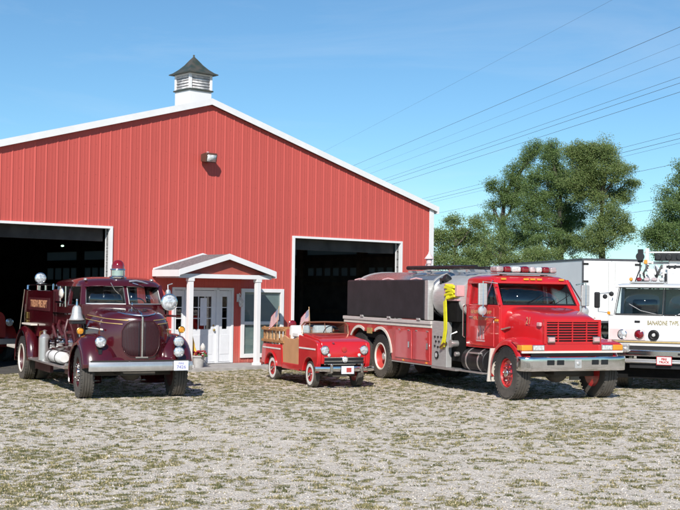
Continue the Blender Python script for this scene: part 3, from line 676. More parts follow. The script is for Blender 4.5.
def flame(k): return [(x_*k, z_*k+.22) for x_, z_ in ((0, 0), (.10, .03), (.145, .12), (.12, .24), (.09, .30), (.085, .36), (.03, .58), (-.02, .42), (-.07, .34), (-.13, .2), (-.13, .1), (-.08, .02))]
MB().prism(flame(1), -.02, .02, 'y').build('flame', M['orange'], fo_, bevel=.012)
MB().prism([(x_, z_*.98+.02) for x_, z_ in flame(.55)], -.03, .03, 'y').build('inner_flame', M['gold'], fo_, bevel=.01)
MB().cyl((0, 0, 0), (0, 0, .26), .012).lathe((0, 0, 0), (0, 0, 1), [(.09, 0), (.09, .03), (.02, .05)], 14).build('stake', M['black'], fo_)
fg = empty('garden_figure', bl(-.62, -.75, .09), 0, 'pale stone garden figure standing before the entry door', 'figurine')
MB().lathe((0, 0, 0), (0, 0, 1), [(.10, 0), (.11, .08), (.08, .16), (.095, .27), (.06, .36), (.04, .40), (.065, .45), (.07, .50), (.04, .56), (.01, .6)], 14).build('body', M['stonew'], fg)
# ------------------------------------------------------------------ vehicle helpers (x forward, y to the vehicle's left, z up)
def sup(hw, zb, zt, n=24, e=.5, e2=None, x=0):
    """rounded-top cross section in the y-z plane"""
    e2 = e2 or e; pts = []
    for i in range(n+1):
        a = math.pi*i/n; c_, s_ = math.cos(a), math.sin(a)
        pts.append((x, hw*math.copysign(abs(c_)**e, c_), zb+(zt-zb)*abs(s_)**e2))
    return pts
def arc(cx, cz, r, a0, a1, n=14): return [(cx+r*math.cos(R(a0+(a1-a0)*i/n)), cz+r*math.sin(R(a0+(a1-a0)*i/n))) for i in range(n+1)]
def wheel(parent, pos, out, r, w_, rim, rimmat, style='disc', steer=0, nuts=0, wall=None, capmat=None, nutmat=None):
    """a wheel part with a tyre and hub as sub-parts; out = -1 / +1 is the outward side in y"""
    o_ = out*w_/2
    mb = MB(); prof = [(rim, -w_/2), (rim, w_/2*.82), (rim*.93, w_/2*.86), (rim*.86, w_/2*.4)]
    if style == 'dish': prof += [(rim*.84, w_*.30), (rim*.60, w_*.24), (rim*.45, w_*.34), (.02, w_*.36)]
    elif style == 'dual': prof += [(rim*.84, -w_*.15), (rim*.5, -w_*.25), (rim*.42, -.02), (.02, .0)]
    else: prof += [(rim*.75, w_*.30), (rim*.60, w_*.42), (rim*.40, w_*.34), (.02, w_*.34)]
    mb.lathe((0, 0, 0), (0, out, 0), prof, 28)
    wo_ = mb.build('wheel', rimmat, parent, ang=30); wo_.location = pos; wo_.rotation_euler = (0, 0, steer)
    t = MB(); tp = [(rim*.98, -w_/2*.9), (rim*1.04, -w_/2), (r*.93, -w_/2*1.0), (r*.985, -w_/2*.86), (r, -w_/2*.7)]
    for g in (-.4, 0, .4): tp += [(r, w_/2*(g-.09)), (r*.975, w_/2*(g-.06)), (r*.975, w_/2*(g+.06)), (r, w_/2*(g+.09))]
    tp += [(r, w_/2*.7), (r*.985, w_/2*.86), (r*.93, w_/2), (rim*1.04, w_/2), (rim*.98, w_/2*.9)]
    t.lathe((0, 0, 0), (0, out, 0), tp, 36, closed=True)
    nl = 40
    for i in range(nl):                                       # shoulder lugs
        a = 2*math.pi*i/nl
        for sd_ in (-1, 1):
            c_ = Vector((math.cos(a)*r*.985, sd_*w_*.44, math.sin(a)*r*.985)); tq = Vector((-math.sin(a), 0, math.cos(a)))
            t.beam(c_-tq*r*.045, c_+tq*r*.045, w_*.13, r*.03, (0, 1, 0))
    t.build('tyre', M['rubber'], wo_, ang=30)
    if wall: MB().lathe((0, o_*1.0, 0), (0, out, 0), [(rim*1.04, .002), (rim*1.22, .006), (rim*1.48, .004), (rim*1.48, -.004), (rim*1.04, -.004)], 32, closed=True).build('white_wall', wall, wo_)
    h = MB(); q = w_*.34 if style == 'disc' else (w_*.36 if style == 'dish' else 0)
    h.lathe((0, 0, 0), (0, out, 0), [(rim*.30, q-.03), (rim*.30, q+.02), (rim*.26, q+.05), (.01, q+.06)], 18)
    if nuts:
        b_ = h
        for i in range(nuts):
            a = 2*math.pi*i/nuts; p = Vector((math.cos(a)*rim*.52, out*(w_*(.28 if style == 'dish' else (-.25 if style == 'dual' else .40))), math.sin(a)*rim*.52))
            b_.cyl(p-Vector((0, out*.02, 0)), p+Vector((0, out*.05, 0)), rim*.062, rim*.05, 8)
    h.build('hub_cap', nutmat or capmat or M['chrome'], wo_)
    return wo_
def lamp(parent, pos, r, mat_lens=None, housing=None, depth=.10, name='headlight', axis=(1, 0, 0), label=None):
    p = Vector(pos); d = Vector(axis).normalized()
    h = MB(); h.lathe(p, d, [(r*.25, -depth), (r*.75, -depth*.75), (r*1.02, -depth*.2), (r*1.1, 0), (r*1.1, .015), (r*.98, .02), (r*.95, .0), (r*.8, -r*.25), (r*.5, -r*.45), (.004, -r*.52)], 20)
    o_ = h.build(name, housing or M['chrome'], parent)
    MB().lathe(p, d, [(r*.96, .004), (r*.85, r*.13), (r*.5, r*.23), (.005, r*.27), (.004, r*.22), (r*.5, r*.18), (r*.83, r*.08), (r*.94, -.002)], 20).build('lens', mat_lens or M['hl'], o_)
    if label: o_['label'] = label
    return o_
def fender(mb, cx, cz, Ra, a0, a1, sec, n=22, fx=1.0, bx=1.0):
    rs = []
    for i in range(n+1):
        a = R(a0+(a1-a0)*i/n); c_, s_ = math.cos(a), math.sin(a); kx = fx if c_ > 0 else bx
        rs.append([(cx+(Ra+d)*c_*kx, y_, cz+(Ra+d)*s_) for y_, d in sec])
    mb.rings(rs, closed=False, caps=False); return mb
def place(px, py, ylocal, yaw_deg, xl=0.0):
    """ground point seen at a pixel -> position of the local origin, given that point's local (xl, ylocal)"""
    d = ray(px, py); k = -CH/d.z; g = Vector((0, 0, CH))+d*k
    y_ = R(yaw_deg); f_ = Vector((math.sin(y_), -math.cos(y_), 0)); l_ = Vector((math.cos(y_), math.sin(y_), 0))
    p = g-f_*xl-l_*ylocal; p.z = 0
    return p, math.atan2(f_.y, f_.x)
# ================================================================== RED TANKER
p, rz_ = place(505.5, 399.6, -1.16, 22.6)
T = empty('fire_tanker', p, rz_, 'red fire tanker truck with steel tank and folded black dump pool on its side', 'fire truck')
W_ = 1.17
# chassis
mb = MB(); mb.box(-8.2, .55, -.42, -.30, .62, .90); mb.box(-8.2, .55, .30, .42, .62, .90)
for x_ in (-1.2, -2.6, -4.2, -5, -6.6, -7.9): mb.box(x_, x_+.12, -.30, .30, .66, .86)
for x_ in (0, -5.97, -7.25): mb.box(x_-.07, x_+.07, -.95, .95, .44, .58); mb.ell((x_, 0, .52), (.22, .24, .2))
mb.box(-.5, .4, -.3, .3, .5, 1.0)
mb.box(-5.2, -3.2, .5, 1.05, .5, 1.2); mb.box(-3.1, -.8, .5, 1.05, .45, .9)
mb.build('chassis', M['under'], T, bevel=.01)
for s_ in (-1, 1):
    wheel(T, (0, s_*1.01, .525), s_, .525, .29, .30, M['red'], 'dish', steer=R(-4), nuts=10)
    for x_ in (-5.97, -7.25): wheel(T, (x_, s_*1.03, .525), s_, .525, .26, .31, M['fadedred'], 'dual', nuts=10, wall=None, nutmat=M['steel']); 
    for x_ in (-5.97, -7.25):
        MB().lathe((x_, s_*.70, .525), (0, s_, 0), [(.3, -.12), (.5, -.13), (.525, -.1), (.525, .1), (.5, .13), (.3, .12)], 28, closed=True).build('inner_tyre', M['rubber'], T)
        MB().lathe((x_, s_*1.16, .525), (0, s_, 0), [(.285, -.02), (.31, .012), (.335, .006), (.33, -.02)], 30, closed=True).build('rim_ring', M['cream'], T)
# bumper
mb = MB(); pl = [(-.02, -1.2), (.10, -1.2), (.17, -1.12), (.20, -1.0), (.215, 0), (.20, 1.0), (.17, 1.12), (.10, 1.2), (-.02, 1.2), (-.02, 1.15), (.08, 1.15), (.15, 1.0), (.16, 0), (.15, -1.0), (.08, -1.15), (-.02, -1.15)]
sec_ = [(0, .60), (.022, .604), (.033, .62), (.036, .68), (.039, .76), (.0415, .835), (.036, .866), (.010, .88), (-.02, .86), (-.02, .62)]
yp = [-1.2, -1.195, -1.17, -1.12, -1.0, -.6, 0, .6, 1.0, 1.12, 1.17, 1.195, 1.2]; xp = [.50, .58, .66, .71, .735, .745, .75, .745, .735, .71, .66, .58, .50]
mb.rings([[(x_+dx*(1 if abs(y_) < 1.1 else .4), y_+math.copysign(dx*(0 if abs(y_) < 1.1 else .6), y_), z_) for dx, z_ in sec_] for x_, y_ in zip(xp, yp)]); bo = mb.build('bumper', M['chrome'], T, ang=50)
for y_ in (-.62, -.40, .40, .62):
    m2 = MB(); m2.box(.77, .793, y_-.085, y_+.085, .72, .82); m2.build('bumper_slot', M['black'], bo, bevel=.012)
m2 = MB(); m2.box(.77, .797, -.075, .075, .66, .83); m2.ell((.80, 0, .75), (.02, .04, .04)); m2.build('bumper_plate', M['steel'], bo)
mb = MB(); mb.box(.40, .60, -.95, .95, .88, .935); mb.build('bumper_gap', M['black'], T)
# fenders + fascia (one hood shell), grille
mb = MB()
secs = []
for x_, hw, zt in ((-.62, .86, 1.84), (-.3, .83, 1.81), (.1, .76, 1.75), (.40, .68, 1.68), (.52, .655, 1.64), (.56, .63, 1.60)):
    secs.append(sup(hw, 1.0, zt, 28, .28, .33, x_))
mb.rings(secs)
for s_ in (-1, 1):
    sec = [(s_*.55, .0), (s_*.80, .0), (s_*1.02, -.01), (s_*1.10, -.035), (s_*1.155, -.085), (s_*1.165, -.16)]
    fender(mb, 0, .55, .69, 12, 192, sec, 26, .93, 1.05)
    pf = [(.20, 1.20), (.42, 1.16), (.575, 1.125), (.61, 1.10), (.615, .945), (.53, .945), (.53, 1.0), (.2, 1.15)]
    mb.prism(pf, *sorted((s_*.60, s_*1.165)), 'y')
mb.box(.44, .60, -.62, .62, .945, 1.13)
hood = mb.build('hood', M['red'], T, bevel=.02, seg=2)
mb = MB(); mb.prism([(.60, .945), (.625, .945), (.625, .985), (.60, .985)], -1.17, 1.17, 'y'); mb.build('cream_trim', M['cream'], T)
g = MB(); g.box(.53, .605, -.66, -.60, 1.12, 1.60); g.box(.53, .605, .60, .66, 1.12, 1.60); g.box(.53, .605, -.60, .60, 1.55, 1.60); g.box(.53, .605, -.60, .60, 1.12, 1.165)
for k_ in range(7): g.box(.555, .597, -.60, .60, 1.195+k_*.052, 1.217+k_*.052)
for y_ in (-.33, 0, .33): g.box(.55, .592, y_-.012, y_+.012, 1.165, 1.55)
go_ = g.build('grille', M['red'], T, bevel=.006)
MB().box(.545, .563, -.60, .60, 1.165, 1.55).build('grille_back', M['black'], go_)
for y_ in (-.52, .52):
    m2 = MB(); m2.box(.60, .66, y_-.085, y_+.085, 1.15, 1.27); l_ = m2.build('warning_light', M['chrome'], T, bevel=.012)
    m2 = MB(); m2.box(.655, .668, y_-.065, y_+.065, 1.17, 1.25); m2.build('lens', M['pinkband'], l_, bevel=.006)
for s_ in (-1, 1):
    a, b_ = sorted((s_*.66, s_*.93)); m2 = MB(); m2.box(.56, .626, a, b_, .99, 1.105); l_ = m2.build('headlight', M['chrome'], T, bevel=.01)
    m2 = MB(); m2.box(.60, .634, a+.015, b_-.015, 1.003, 1.092); m2.build('lens', M['lens'], l_, bevel=.008)
    a, b_ = sorted((s_*.935, s_*1.172)); m2 = MB(); m2.box(.42, .628, a, b_, .99, 1.105); m2.build('turn_signal', M['amber'], T, bevel=.02)
# cab
cab = MB()
cab.prism([(-.60, .98), (-.60, 1.80), (-.66, 1.86), (-2.0, 1.86), (-2.0, .95), (-.95, .95)], -.97, -.90, 'y'); cab.prism([(-.60, .98), (-.60, 1.80), (-.66, 1.86), (-2.0, 1.86), (-2.0, .95), (-.95, .95)], .90, .97, 'y')
cab.box(-.66, -.58, -.95, .95, .98, 1.86); cab.box(-2.0, -1.94, -.95, .95, .95, 1.88); cab.box(-2.0, -.6, -.94, .94, .95, 1.02)
for s_ in (-1, 1):
    cab.beam((-.62, s_*.93, 1.84), (-.98, s_*.87, 2.38), .075, .09, (0, 1, 0)); cab.beam((-1.95, s_*.93, 1.84), (-1.95, s_*.88, 2.38), .09, .16, (0, 1, 0)); cab.beam((-1.0, s_*.91, 2.34), (-1.95, s_*.91, 2.34), .07, .09, (0, 1, 0))
cab.box(-2.0, -1.94, -.9, .9, 2.2, 2.4)
cab.rings([sup(.86, 2.30, 2.36, 24, .3, .5, -.90), sup(.93, 2.30, 2.43, 24, .3, .5, -.98), sup(.95, 2.30, 2.48, 24, .3, .5, -1.2), sup(.95, 2.30, 2.49, 24, .3, .5, -1.7), sup(.93, 2.3, 2.46, 24, .3, .5, -2.02)])
co_ = cab.build('cab', M['red'], T, bevel=.02)
mb = MB(); mb.add([(-.648, -.87, 1.88), (-.648, .87, 1.88), (-.955, .82, 2.33), (-.955, -.82, 2.33)], [(0, 1, 2, 3)]); mb.build('windshield', M['glass'], T, solid=.008)
mb = MB(); mb.tube([(-.64, -.88, 1.875), (-.64, .88, 1.875), (-.96, .83, 2.34), (-.96, -.83, 2.34)], .022, 6, True); mb.build('windshield_seal', M['black'], T)
mb = MB()
for y_ in (-.35, .3): mb.tube([(-.60, y_, 1.86), (-.66, y_+.25, 1.97), (-.75, y_+.5, 2.08)], .008, 5)
mb.build('wiper', M['black'], T)
for s_ in (-1, 1):
    d = MB(); d.box(-1.86, -.80, *sorted((s_*.971, s_*.984)), 1.0, 1.80); dr = d.build('door', M['red'], T, bevel=.008)
    m2 = MB(); m2.box(-1.84, -.72, *sorted((s_*.955, s_*.96)), 1.865, 2.32)
    m2 = MB(); m2.add([(-1.87, s_*.935, 1.87), (-.72, s_*.935, 1.87), (-.97, s_*.89, 2.31), (-1.87, s_*.89, 2.31)], [(0, 1, 2, 3)]); m2.build('side_window', M['glass'], dr, solid=.006)
    m2 = MB(); m2.tube([(-1.10, s_*.975, 1.84), (-1.10, s_*.93, 2.32)], .012, 6); m2.build('vent_bar', M['black'], dr)
    m2 = MB(); m2.box(-1.80, -1.66, *sorted((s_*.984, s_*1.01)), 1.58, 1.61); m2.build('handle', M['chrome'], dr, bevel=.006)
    if s_ < 0:
        text('BERLIN TOWNSHIP', .10, M['goldtext'], dr, (-1.33, -.987, 1.70), (R(90), 0, 0), bold=.002)
        text('VOL. FIRE DEPT.', .10, M['goldtext'], dr, (-1.33, -.987, 1.57), (R(90), 0, 0), bold=.002)
        m2 = MB()
        for q in range(3): m2.prism([(-1.50+q*.12, 1.14), (-1.42+q*.12, 1.14), (-1.44+q*.12, 1.30+.06*(q == 1)), (-1.48+q*.12, 1.36+.06*(q == 1))], -.990, -.985, 'y')
        m2.box(-1.52, -1.16, -.990, -.985, 1.09, 1.12); m2.build('emblem', M['pinkband'], dr)
for s_, rx in ((-1, 0), (1, math.pi)):
    o_ = text('21', .20, M['goldtext'], T, (.18, s_*.765, 1.56), (R(84), 0, 0) if s_ < 0 else (R(84), 0, R(180)), 'number_lettering', wide=.8); o_.rotation_euler.z += R(7)*1
for y_ in (-.70, -.16, 0, .16, .70):
    m2 = MB(); m2.box(-.93, -.885, y_-.06, y_+.06, 2.375, 2.42); m2.build('marker_light', M['amber'], T, bevel=.01)
for s_ in (-1, 1): m2 = MB(); m2.box(-.75, -.62, *sorted((s_*.97, s_*1.0)), 1.52, 1.57); m2.build('marker_light', M['amber'], T, bevel=.01)
m2 = MB(); m2.tube([(-.35, -.86, 1.42), (-.62, -.93, 1.36)], .022, 6); m2.build('hood_latch', M['chrome'], T)
m2 = MB(); m2.box(.40, .53, -.72, -.66, 1.46, 1.54); m2.build('side_marker', M['pinkband'], T, bevel=.02)
mb = MB(); mb.box(-1.935, -1.925, -.88, .88, 1.1, 2.36); mb.box(-1.9, -1.0, -.86, .86, 2.27, 2.295); mb.build('cab_liner', M['seat'], T)
# cab interior
mb = MB(); mb.box(-1.9, -1.35, -.8, -.1, 1.1, 1.55); mb.box(-1.92, -1.72, -.78, -.12, 1.5, 2.15); mb.box(-1.9, -1.35, .1, .8, 1.1, 1.55); mb.box(-1.92, -1.72, .12, .78, 1.5, 2.15); mb.build('seat', M['seat'], T, bevel=.05)
mb = MB(); mb.box(-.95, -.67, -.88, .88, 1.35, 1.82); mb.build('dashboard', M['black'], T, bevel=.04)
mb = MB(); mb.tube([Vector((-1.12, .45, 1.86))+Vector((.07*math.cos(a), 0, 0))+Vector((0, .23*math.cos(a+1.57), .17*math.sin(a+1.57))) for a in [i*.3927 for i in range(16)]], .014, 6, True); mb.tube([(-.9, .45, 1.72), (-1.1, .45, 1.85)], .02); mb.build('steering_wheel', M['black'], T)
# mirrors
for s_ in (-1, 1):
    o_ = s_*1.24; m2 = MB(); m2.tube([(-.72, s_*.95, 2.30), (-.80, o_, 2.34), (-.80, o_, 1.62), (-.74, s_*.97, 1.60)], .014, 6); m2.tube([(-.95, s_*.93, 2.36), (-.80, o_, 1.80)], .014, 6); m2.build('mirror_bracket', M['chrome'], T)
    m2 = MB(); m2.box(-.845, -.79, o_-.10, o_+.10, 1.85, 2.30); mo = m2.build('mirror', M['steel'], T, bevel=.02)
    m2 = MB(); m2.box(-.853, -.846, o_-.085, o_+.085, 1.87, 2.28); m2.build('mirror_glass', M['mirror'], mo)
    m2 = MB(); m2.lathe((-.80, o_, 1.74), (1, 0, 0), [(.02, .02), (.09, 0), (.10, -.03), (.09, -.045), (.01, -.045)], 16); m2.build('spot_mirror', M['steel'], T)
# light bar
lb = MB(); lb.box(-1.42, -1.12, -.72, .72, 2.50, 2.535); lb.box(-1.35, -1.2, -.55, -.45, 2.46, 2.5); lb.box(-1.35, -1.2, .45, .55, 2.46, 2.5); lo_ = lb.build('light_bar', M['chromedull'], T, bevel=.01)
for a, b_, k_ in ((-.74, -.56, 'smoke'), (-.55, -.38, 'redlens'), (-.37, -.14, 'lens'), (-.13, .06, 'redlens'), (.07, .22, 'smoke'), (.23, .38, 'lens'), (.39, .56, 'redlens'), (.57, .74, 'smoke')):
    m2 = MB(); m2.box(-1.43, -1.11, a, b_, 2.537, 2.67); m2.build('lens', M[k_], lo_, bevel=.05, seg=3)
# mud flap, fuel tank and step under the cab
for s_ in (-1, 1):
    m2 = MB(); m2.prism([(-.66, .98), (-.60, .98), (-.72, .30), (-.78, .30)], *sorted((s_*.82, s_*1.15)), 'y'); m2.build('mud_flap', M['cream'], T, bevel=.008)
    m2 = MB(); m2.cyl((-1.02, s_*.86, .68), (-1.95, s_*.86, .68), .255, n=24); fo2 = m2.build('fuel_tank', M['black'], T, bevel=.02)
    m2 = MB()
    for x_ in (-1.22, -1.72): m2.lathe((x_, s_*.86, .68), (1, 0, 0), [(.262, -.025), (.268, -.025), (.268, .025), (.262, .025)], 24, closed=True)
    m2.build('tank_strap', M['chromedull'], fo2)
    m2 = MB(); m2.box(-2.0, -.95, *sorted((s_*.95, s_*1.14)), .43, .46); m2.box(-1.55, -1.15, *sorted((s_*1.0, s_*1.14)), .83, .86); m2.build('step', M['chromedull'], T, bevel=.006)
# pump section
mb = MB(); mb.box(-3.2, -2.06, -1.02, 1.02, .62, 1.46); mb.build('pump_box', M['matblack'], T)
for s_ in (-1, 1):
    a, b_ = sorted((s_*1.03, s_*1.165)); m2 = MB(); m2.box(-3.22, -2.52, a, b_, .47, 1.46); pp = m2.build('pump_panel', M['steel'], T, bevel=.01)
    m2 = MB(); m2.box(-3.22, -2.08, *sorted((s_*.8, s_*1.17)), .42, .468); m2.build('pump_step', M['chromedull'], T, bevel=.006)
    yy = s_*1.168
    m2 = MB(); m2.lathe((-2.95, yy, .72), (0, s_, 0), [(.085, 0), (.085, .02), (.07, .025)], 20); go2 = m2.build('gauge', M['black'], pp)
    MB().lathe((-2.95, yy, .72), (0, s_, 0), [(.068, .024), (.01, .028)], 20).build('dial', M['lens'], go2)
    for x_, z_ in ((-3.05, 1.12), (-2.9, 1.12), (-2.75, 1.12), (-3.0, 1.02), (-2.85, 1.02), (-3.05, .92), (-2.9, .90)):
        m2 = MB(); m2.cyl((x_, yy-s_*.01, z_), (x_, yy+s_*.02, z_), .024, n=12); m2.build('knob', M['black'], pp)
    m2 = MB(); m2.cyl((-2.28, s_*1.02, 1.0), (-2.28, s_*1.16, 1.0), .07); m2.cyl((-2.28, s_*1.16, 1.0), (-2.28, s_*1.20, 1.0), .085); m2.cyl((-2.25, s_*1.02, 1.62), (-2.25, s_*1.08, 1.62), .06); m2.tube([(-2.3, s_*1.03, 1.25), (-2.34, s_*1.15, 1.2), (-2.36, s_*1.16, 1.05)], .02); m2.cyl((-2.2, s_*1.03, .78), (-2.2, s_*1.12, .78), .05); m2.build('valve', M['chromedull'], T)
# rounded steel pump house above and the oval tank
def oval(x_, ry, rz2, zc, n=36, e=.85): return [(x_, ry*math.copysign(abs(math.cos(2*math.pi*i/n))**e, math.cos(2*math.pi*i/n)), zc+rz2*math.copysign(abs(math.sin(2*math.pi*i/n))**e, math.sin(2*math.pi*i/n))) for i in range(n)]
mb = MB(); mb.rings([oval(-3.3, 1.12, .56, 1.98), oval(-2.12, 1.12, .56, 1.98), oval(-2.06, 1.08, .53, 1.98), oval(-2.05, .98, .46, 1.98)]); mb.build('pump_house', M['steel'], T)
mb = MB(); mb.box(-2.62, -2.10, -1.128, -.9, 1.47, 1.93); mb.build('recess', M['matblack'], T, bevel=.01)
mb = MB(); mb.rings([oval(-3.46, .90, .42, 2.02), oval(-3.5, 1.02, .54, 2.02), oval(-3.58, 1.06, .58, 2.02), oval(-8.0, 1.06, .58, 2.02), oval(-8.1, 1.0, .53, 2.02), oval(-8.16, .9, .43, 2.02)]); tk_ = mb.build('water_tank', M['tank'], T, ang=45)
mb = MB()
for x_ in (-3.62, -7.95): mb.rings([oval(x_-.03, 1.075, .595, 2.02), oval(x_+.03, 1.075, .595, 2.02)])
mb.build('tank_band', M['steel'], tk_)
mb = MB(); mb.lathe((-3.9, 0, 2.58), (0, 0, 1), [(.32, 0), (.32, .08), (.28, .10), (.02, .12)], 24); mb.tube([(-3.9+.3*math.cos(a), .3*math.sin(a), 2.72) for a in [i*.5236 for i in range(12)]], .015, 6, True); mb.build('tank_hatch', M['chromedull'], tk_)
mb = MB()
for x_ in (-4.35, -5.9, -7.6): mb.tube([(x_, -.78, 2.38), (x_, -1.02, 2.42), (x_, -1.15, 2.39), (x_, -1.16, 2.28)], .022); 
mb.build('rack_hook', M['pinkband'], T)
mb = MB()
for y_ in (-.62, -.28, .28, .62): mb.tube([(-2.2, y_, 2.66), (-5.6, y_, 2.68)], .05 if abs(y_) > .5 else .02, 10)
mb.build('suction_hose', M['black'], T)
mb = MB()
for x_ in (-2.5, -3.3, -4.6, -5.4): mb.box(x_-.03, x_+.03, -.7, .7, 2.56, 2.615)
mb.build('hose_rack', M['chromedull'], T)
mb = MB(); mb.cyl((-3.0, -.86, 2.36), (-3.0, -.98, 2.44), .09); mb.box(-3.2, -3.1, -1.0, -.85, 2.25, 2.42); mb.build('work_light', M['black'], T, bevel=.01)
# tank body with wheel arches
def body(y0, y1):
    pts = [(-3.225, .475), (-3.225, 1.30), (-8.25, 1.30), (-8.25, .62), (-7.95, .62)]
    pts += arc(-7.25, .55, .63, 176, 62, 10)+arc(-5.97, .55, .63, 118, 6, 10)+[(-5.30, .475)]
    return MB().prism(pts, y0, y1, 'y')
for s_ in (-1, 1): 
    bo_ = body(*sorted((s_*1.06, s_*1.165))).build('tank_body', M['fadedred'] if s_ < 0 else M['red'], T, bevel=.012)
    for a, b_ in ((-5.1, -4.22), (-4.16, -3.30)):
        m2 = MB(); m2.box(a, b_, *sorted((s_*1.166, s_*1.182)), .56, 1.22); dr = m2.build('compartment_door', M['red'], T, bevel=.01)
        m2 = MB(); m2.box(a+.72, a+.80, *sorted((s_*1.182, s_*1.20)), .82, .96); m2.build('handle', M['chrome'], dr, bevel=.008)
    m2 = MB(); 
    for cx_ in (-5.97, -7.25):
        a0, a1 = ((8, 118) if cx_ > -6 else (62, 174))
        q0 = arc(cx_, .55, .635, a0, a1, 14); q1 = arc(cx_, .55, .70, a0, a1, 14)
        y0, y1 = s_*1.15, s_*1.185
        m2.rings([[(q0[i][0], y0, q0[i][1]), (q1[i][0], y0, q1[i][1]), (q1[i][0], y1, q1[i][1]), (q0[i][0], y1, q0[i][1])] for i in range(15)])
    m2.build('arch_trim', M['cream'], T)
    m2 = MB(); m2.box(-8.25, -3.24, *sorted((s_*1.10, s_*1.175)), 1.302, 1.375); m2.build('stripe', M['cream'], T)
    m2 = MB(); m2.box(-8.28, -3.22, *sorted((s_*.98, s_*1.20)), 1.377, 1.46); m2.build('rub_rail', M['steelpale'], T, bevel=.012)
    m2 = MB(); m2.box(-8.25, -3.24, *sorted((s_*1.15, s_*1.18)), .455, .475) if False else m2.box(-5.28, -3.24, *sorted((s_*1.06, s_*1.178)), .45, .474); m2.build('lower_trim', M['chromedull'], T)
mb = MB(); mb.box(-8.24, -3.24, -1.05, 1.05, .95, 1.3); mb.box(-5.2, -3.24, -1.05, 1.05, .5, .95); mb.box(-8.26, -8.2, -1.15, 1.15, .62, 1.3); mb.build('inner_body', M['under'], T)
mb = MB(); mb.box(-8.6, -8.26, -1.1, 1.1, .55, .60); mb.build('tail_step', M['steel'], T)
m2 = MB(); m2.box(-6.75, -6.45, -1.182, -1.168, 1.06, 1.20); m2.build('name_plate', M['gold'], T)
mb = MB(); mb.cyl((-5.0, -.35, 2.55), (-5.0, -.35, 2.78), .05); mb.lathe((-5.0, -.35, 2.78), (0, 0, 1), [(.07, 0), (.07, .10), (.12, .12), (.03, .24), (.012, .30)], 14); mb.box(-5.12, -5.04, -.39, -.31, 2.6, 2.78); mb.build('tank_vent', M['palepink'], T)
for s_ in (-1, 1):
    m2 = MB(); m2.tube([(-2.03, s_*.985, 1.15), (-2.03, s_*1.03, 1.18), (-2.03, s_*1.03, 1.82), (-2.03, s_*.985, 1.85)], .014, 6); m2.build('grab_handle', M['chrome'], T)
    for x_ in (-3.5, -4.7): m2 = MB(); m2.box(x_, x_+.07, *sorted((s_*1.166, s_*1.185)), .495, .53); m2.build('marker_light', M['amber'], T)
    m2 = MB(); m2.box(-8.1, -7.9, *sorted((s_*1.166, s_*1.185)), 1.08, 1.2); m2.build('marker_light', M['redlens'], T)
    for x_ in (-4.90, -4.40, -4.00, -3.45):
        m2 = MB(); m2.cyl((x_, s_*1.186, 1.222), (x_+.08, s_*1.186, 1.222), .012, n=8); m2.build('hinge', M['chromedull'], T)
# folded dump pool in its side rack, pump house edges
pool = MB(); pool.box(-8.0, -3.55, -1.205, -1.075, 1.475, 2.385); po_ = pool.build('dump_pool', M['vinyl'], T, bevel=.04, seg=3); po_['label'] = 'folded black dump pool'
mb = MB(); mb.box(-3.53, -3.36, -1.20, -1.05, 1.475, 2.37); mb.build('rack_end', M['steel'], T, bevel=.015)
mb = MB()
for x_ in (-3.9, -5.5, -7.1): mb.box(x_, x_+.16, -1.225, -1.10, 1.462, 1.51)
mb.build('rack_foot', M['steel'], T, bevel=.008)
# yellow hose
yh = empty('yellow_hose', T.matrix_basis @ Vector((-2.4, -1.15, 1.9)), rz_, 'flat yellow fire hose bundled on top and hanging down the dark tanker opening', 'hose')
def strap(pts, wv, th=.012):
    rs = []
    for p_, wd_ in zip(pts, wv):
        p_ = Vector(p_); q = Vector(wd_); n_ = Vector((0, th, 0)); rs.append([p_-q-n_, p_+q-n_, p_+q+n_, p_-q+n_])
    return MB().rings(rs)
wv = (.062, 0, 0)
o_ = strap([(.10, .02, .14), (.0, -.035, .13), (-.10, -.04, .10), (-.145, -.05, .03), (-.13, -.05, -.15), (-.10, -.055, -.40), (-.09, -.06, -.60), (-.14, -.06, -.80), (-.20, -.06, -.96)], [(.02, 0, .05), (.02, 0, .06), (.03, 0, .06), (.055, 0, .03), wv, wv, wv, wv, (.08, 0, -.02)]).build('hanging_length', M['yellow'], yh, ang=60)
mb = MB()
for k_, (dz, dx) in enumerate(((.10, .1), (.16, .04), (.22, .09), (.28, .03), (.34, .08))):
    mb.rings([[(x_+dx, y_, z_+dz+.03*math.sin(x_*8+k_)) for y_, z_ in ((-.06, -.026), (.12, -.026), (.12, .026), (-.06, .026))] for x_ in (-.22, -.12, -.02, .08, .18)])
mb.build('hose_bundle', M['yellow'], yh, bevel=.012)
mb = MB(); mb.box(-.22, .34, -.03, .16, .02, .06); mb.box(-.24, -.14, -.05, .14, .16, .40); mb.box(.26, .36, -.05, .14, .12, .36); mb.build('hose_tray', M['pinkband'], T, bevel=.01)
bpy.data.objects[-1] if False else None
tr_ = [o for o in T.children if o.name.startswith('hose_tray')][0]; tr_.location = (-2.4, -1.13, 1.9)
mb = MB(); mb.cyl((-.30, -.05, -1.0), (-.10, -.05, -.90), .045); mb.build('coupling', M['brass'], yh)
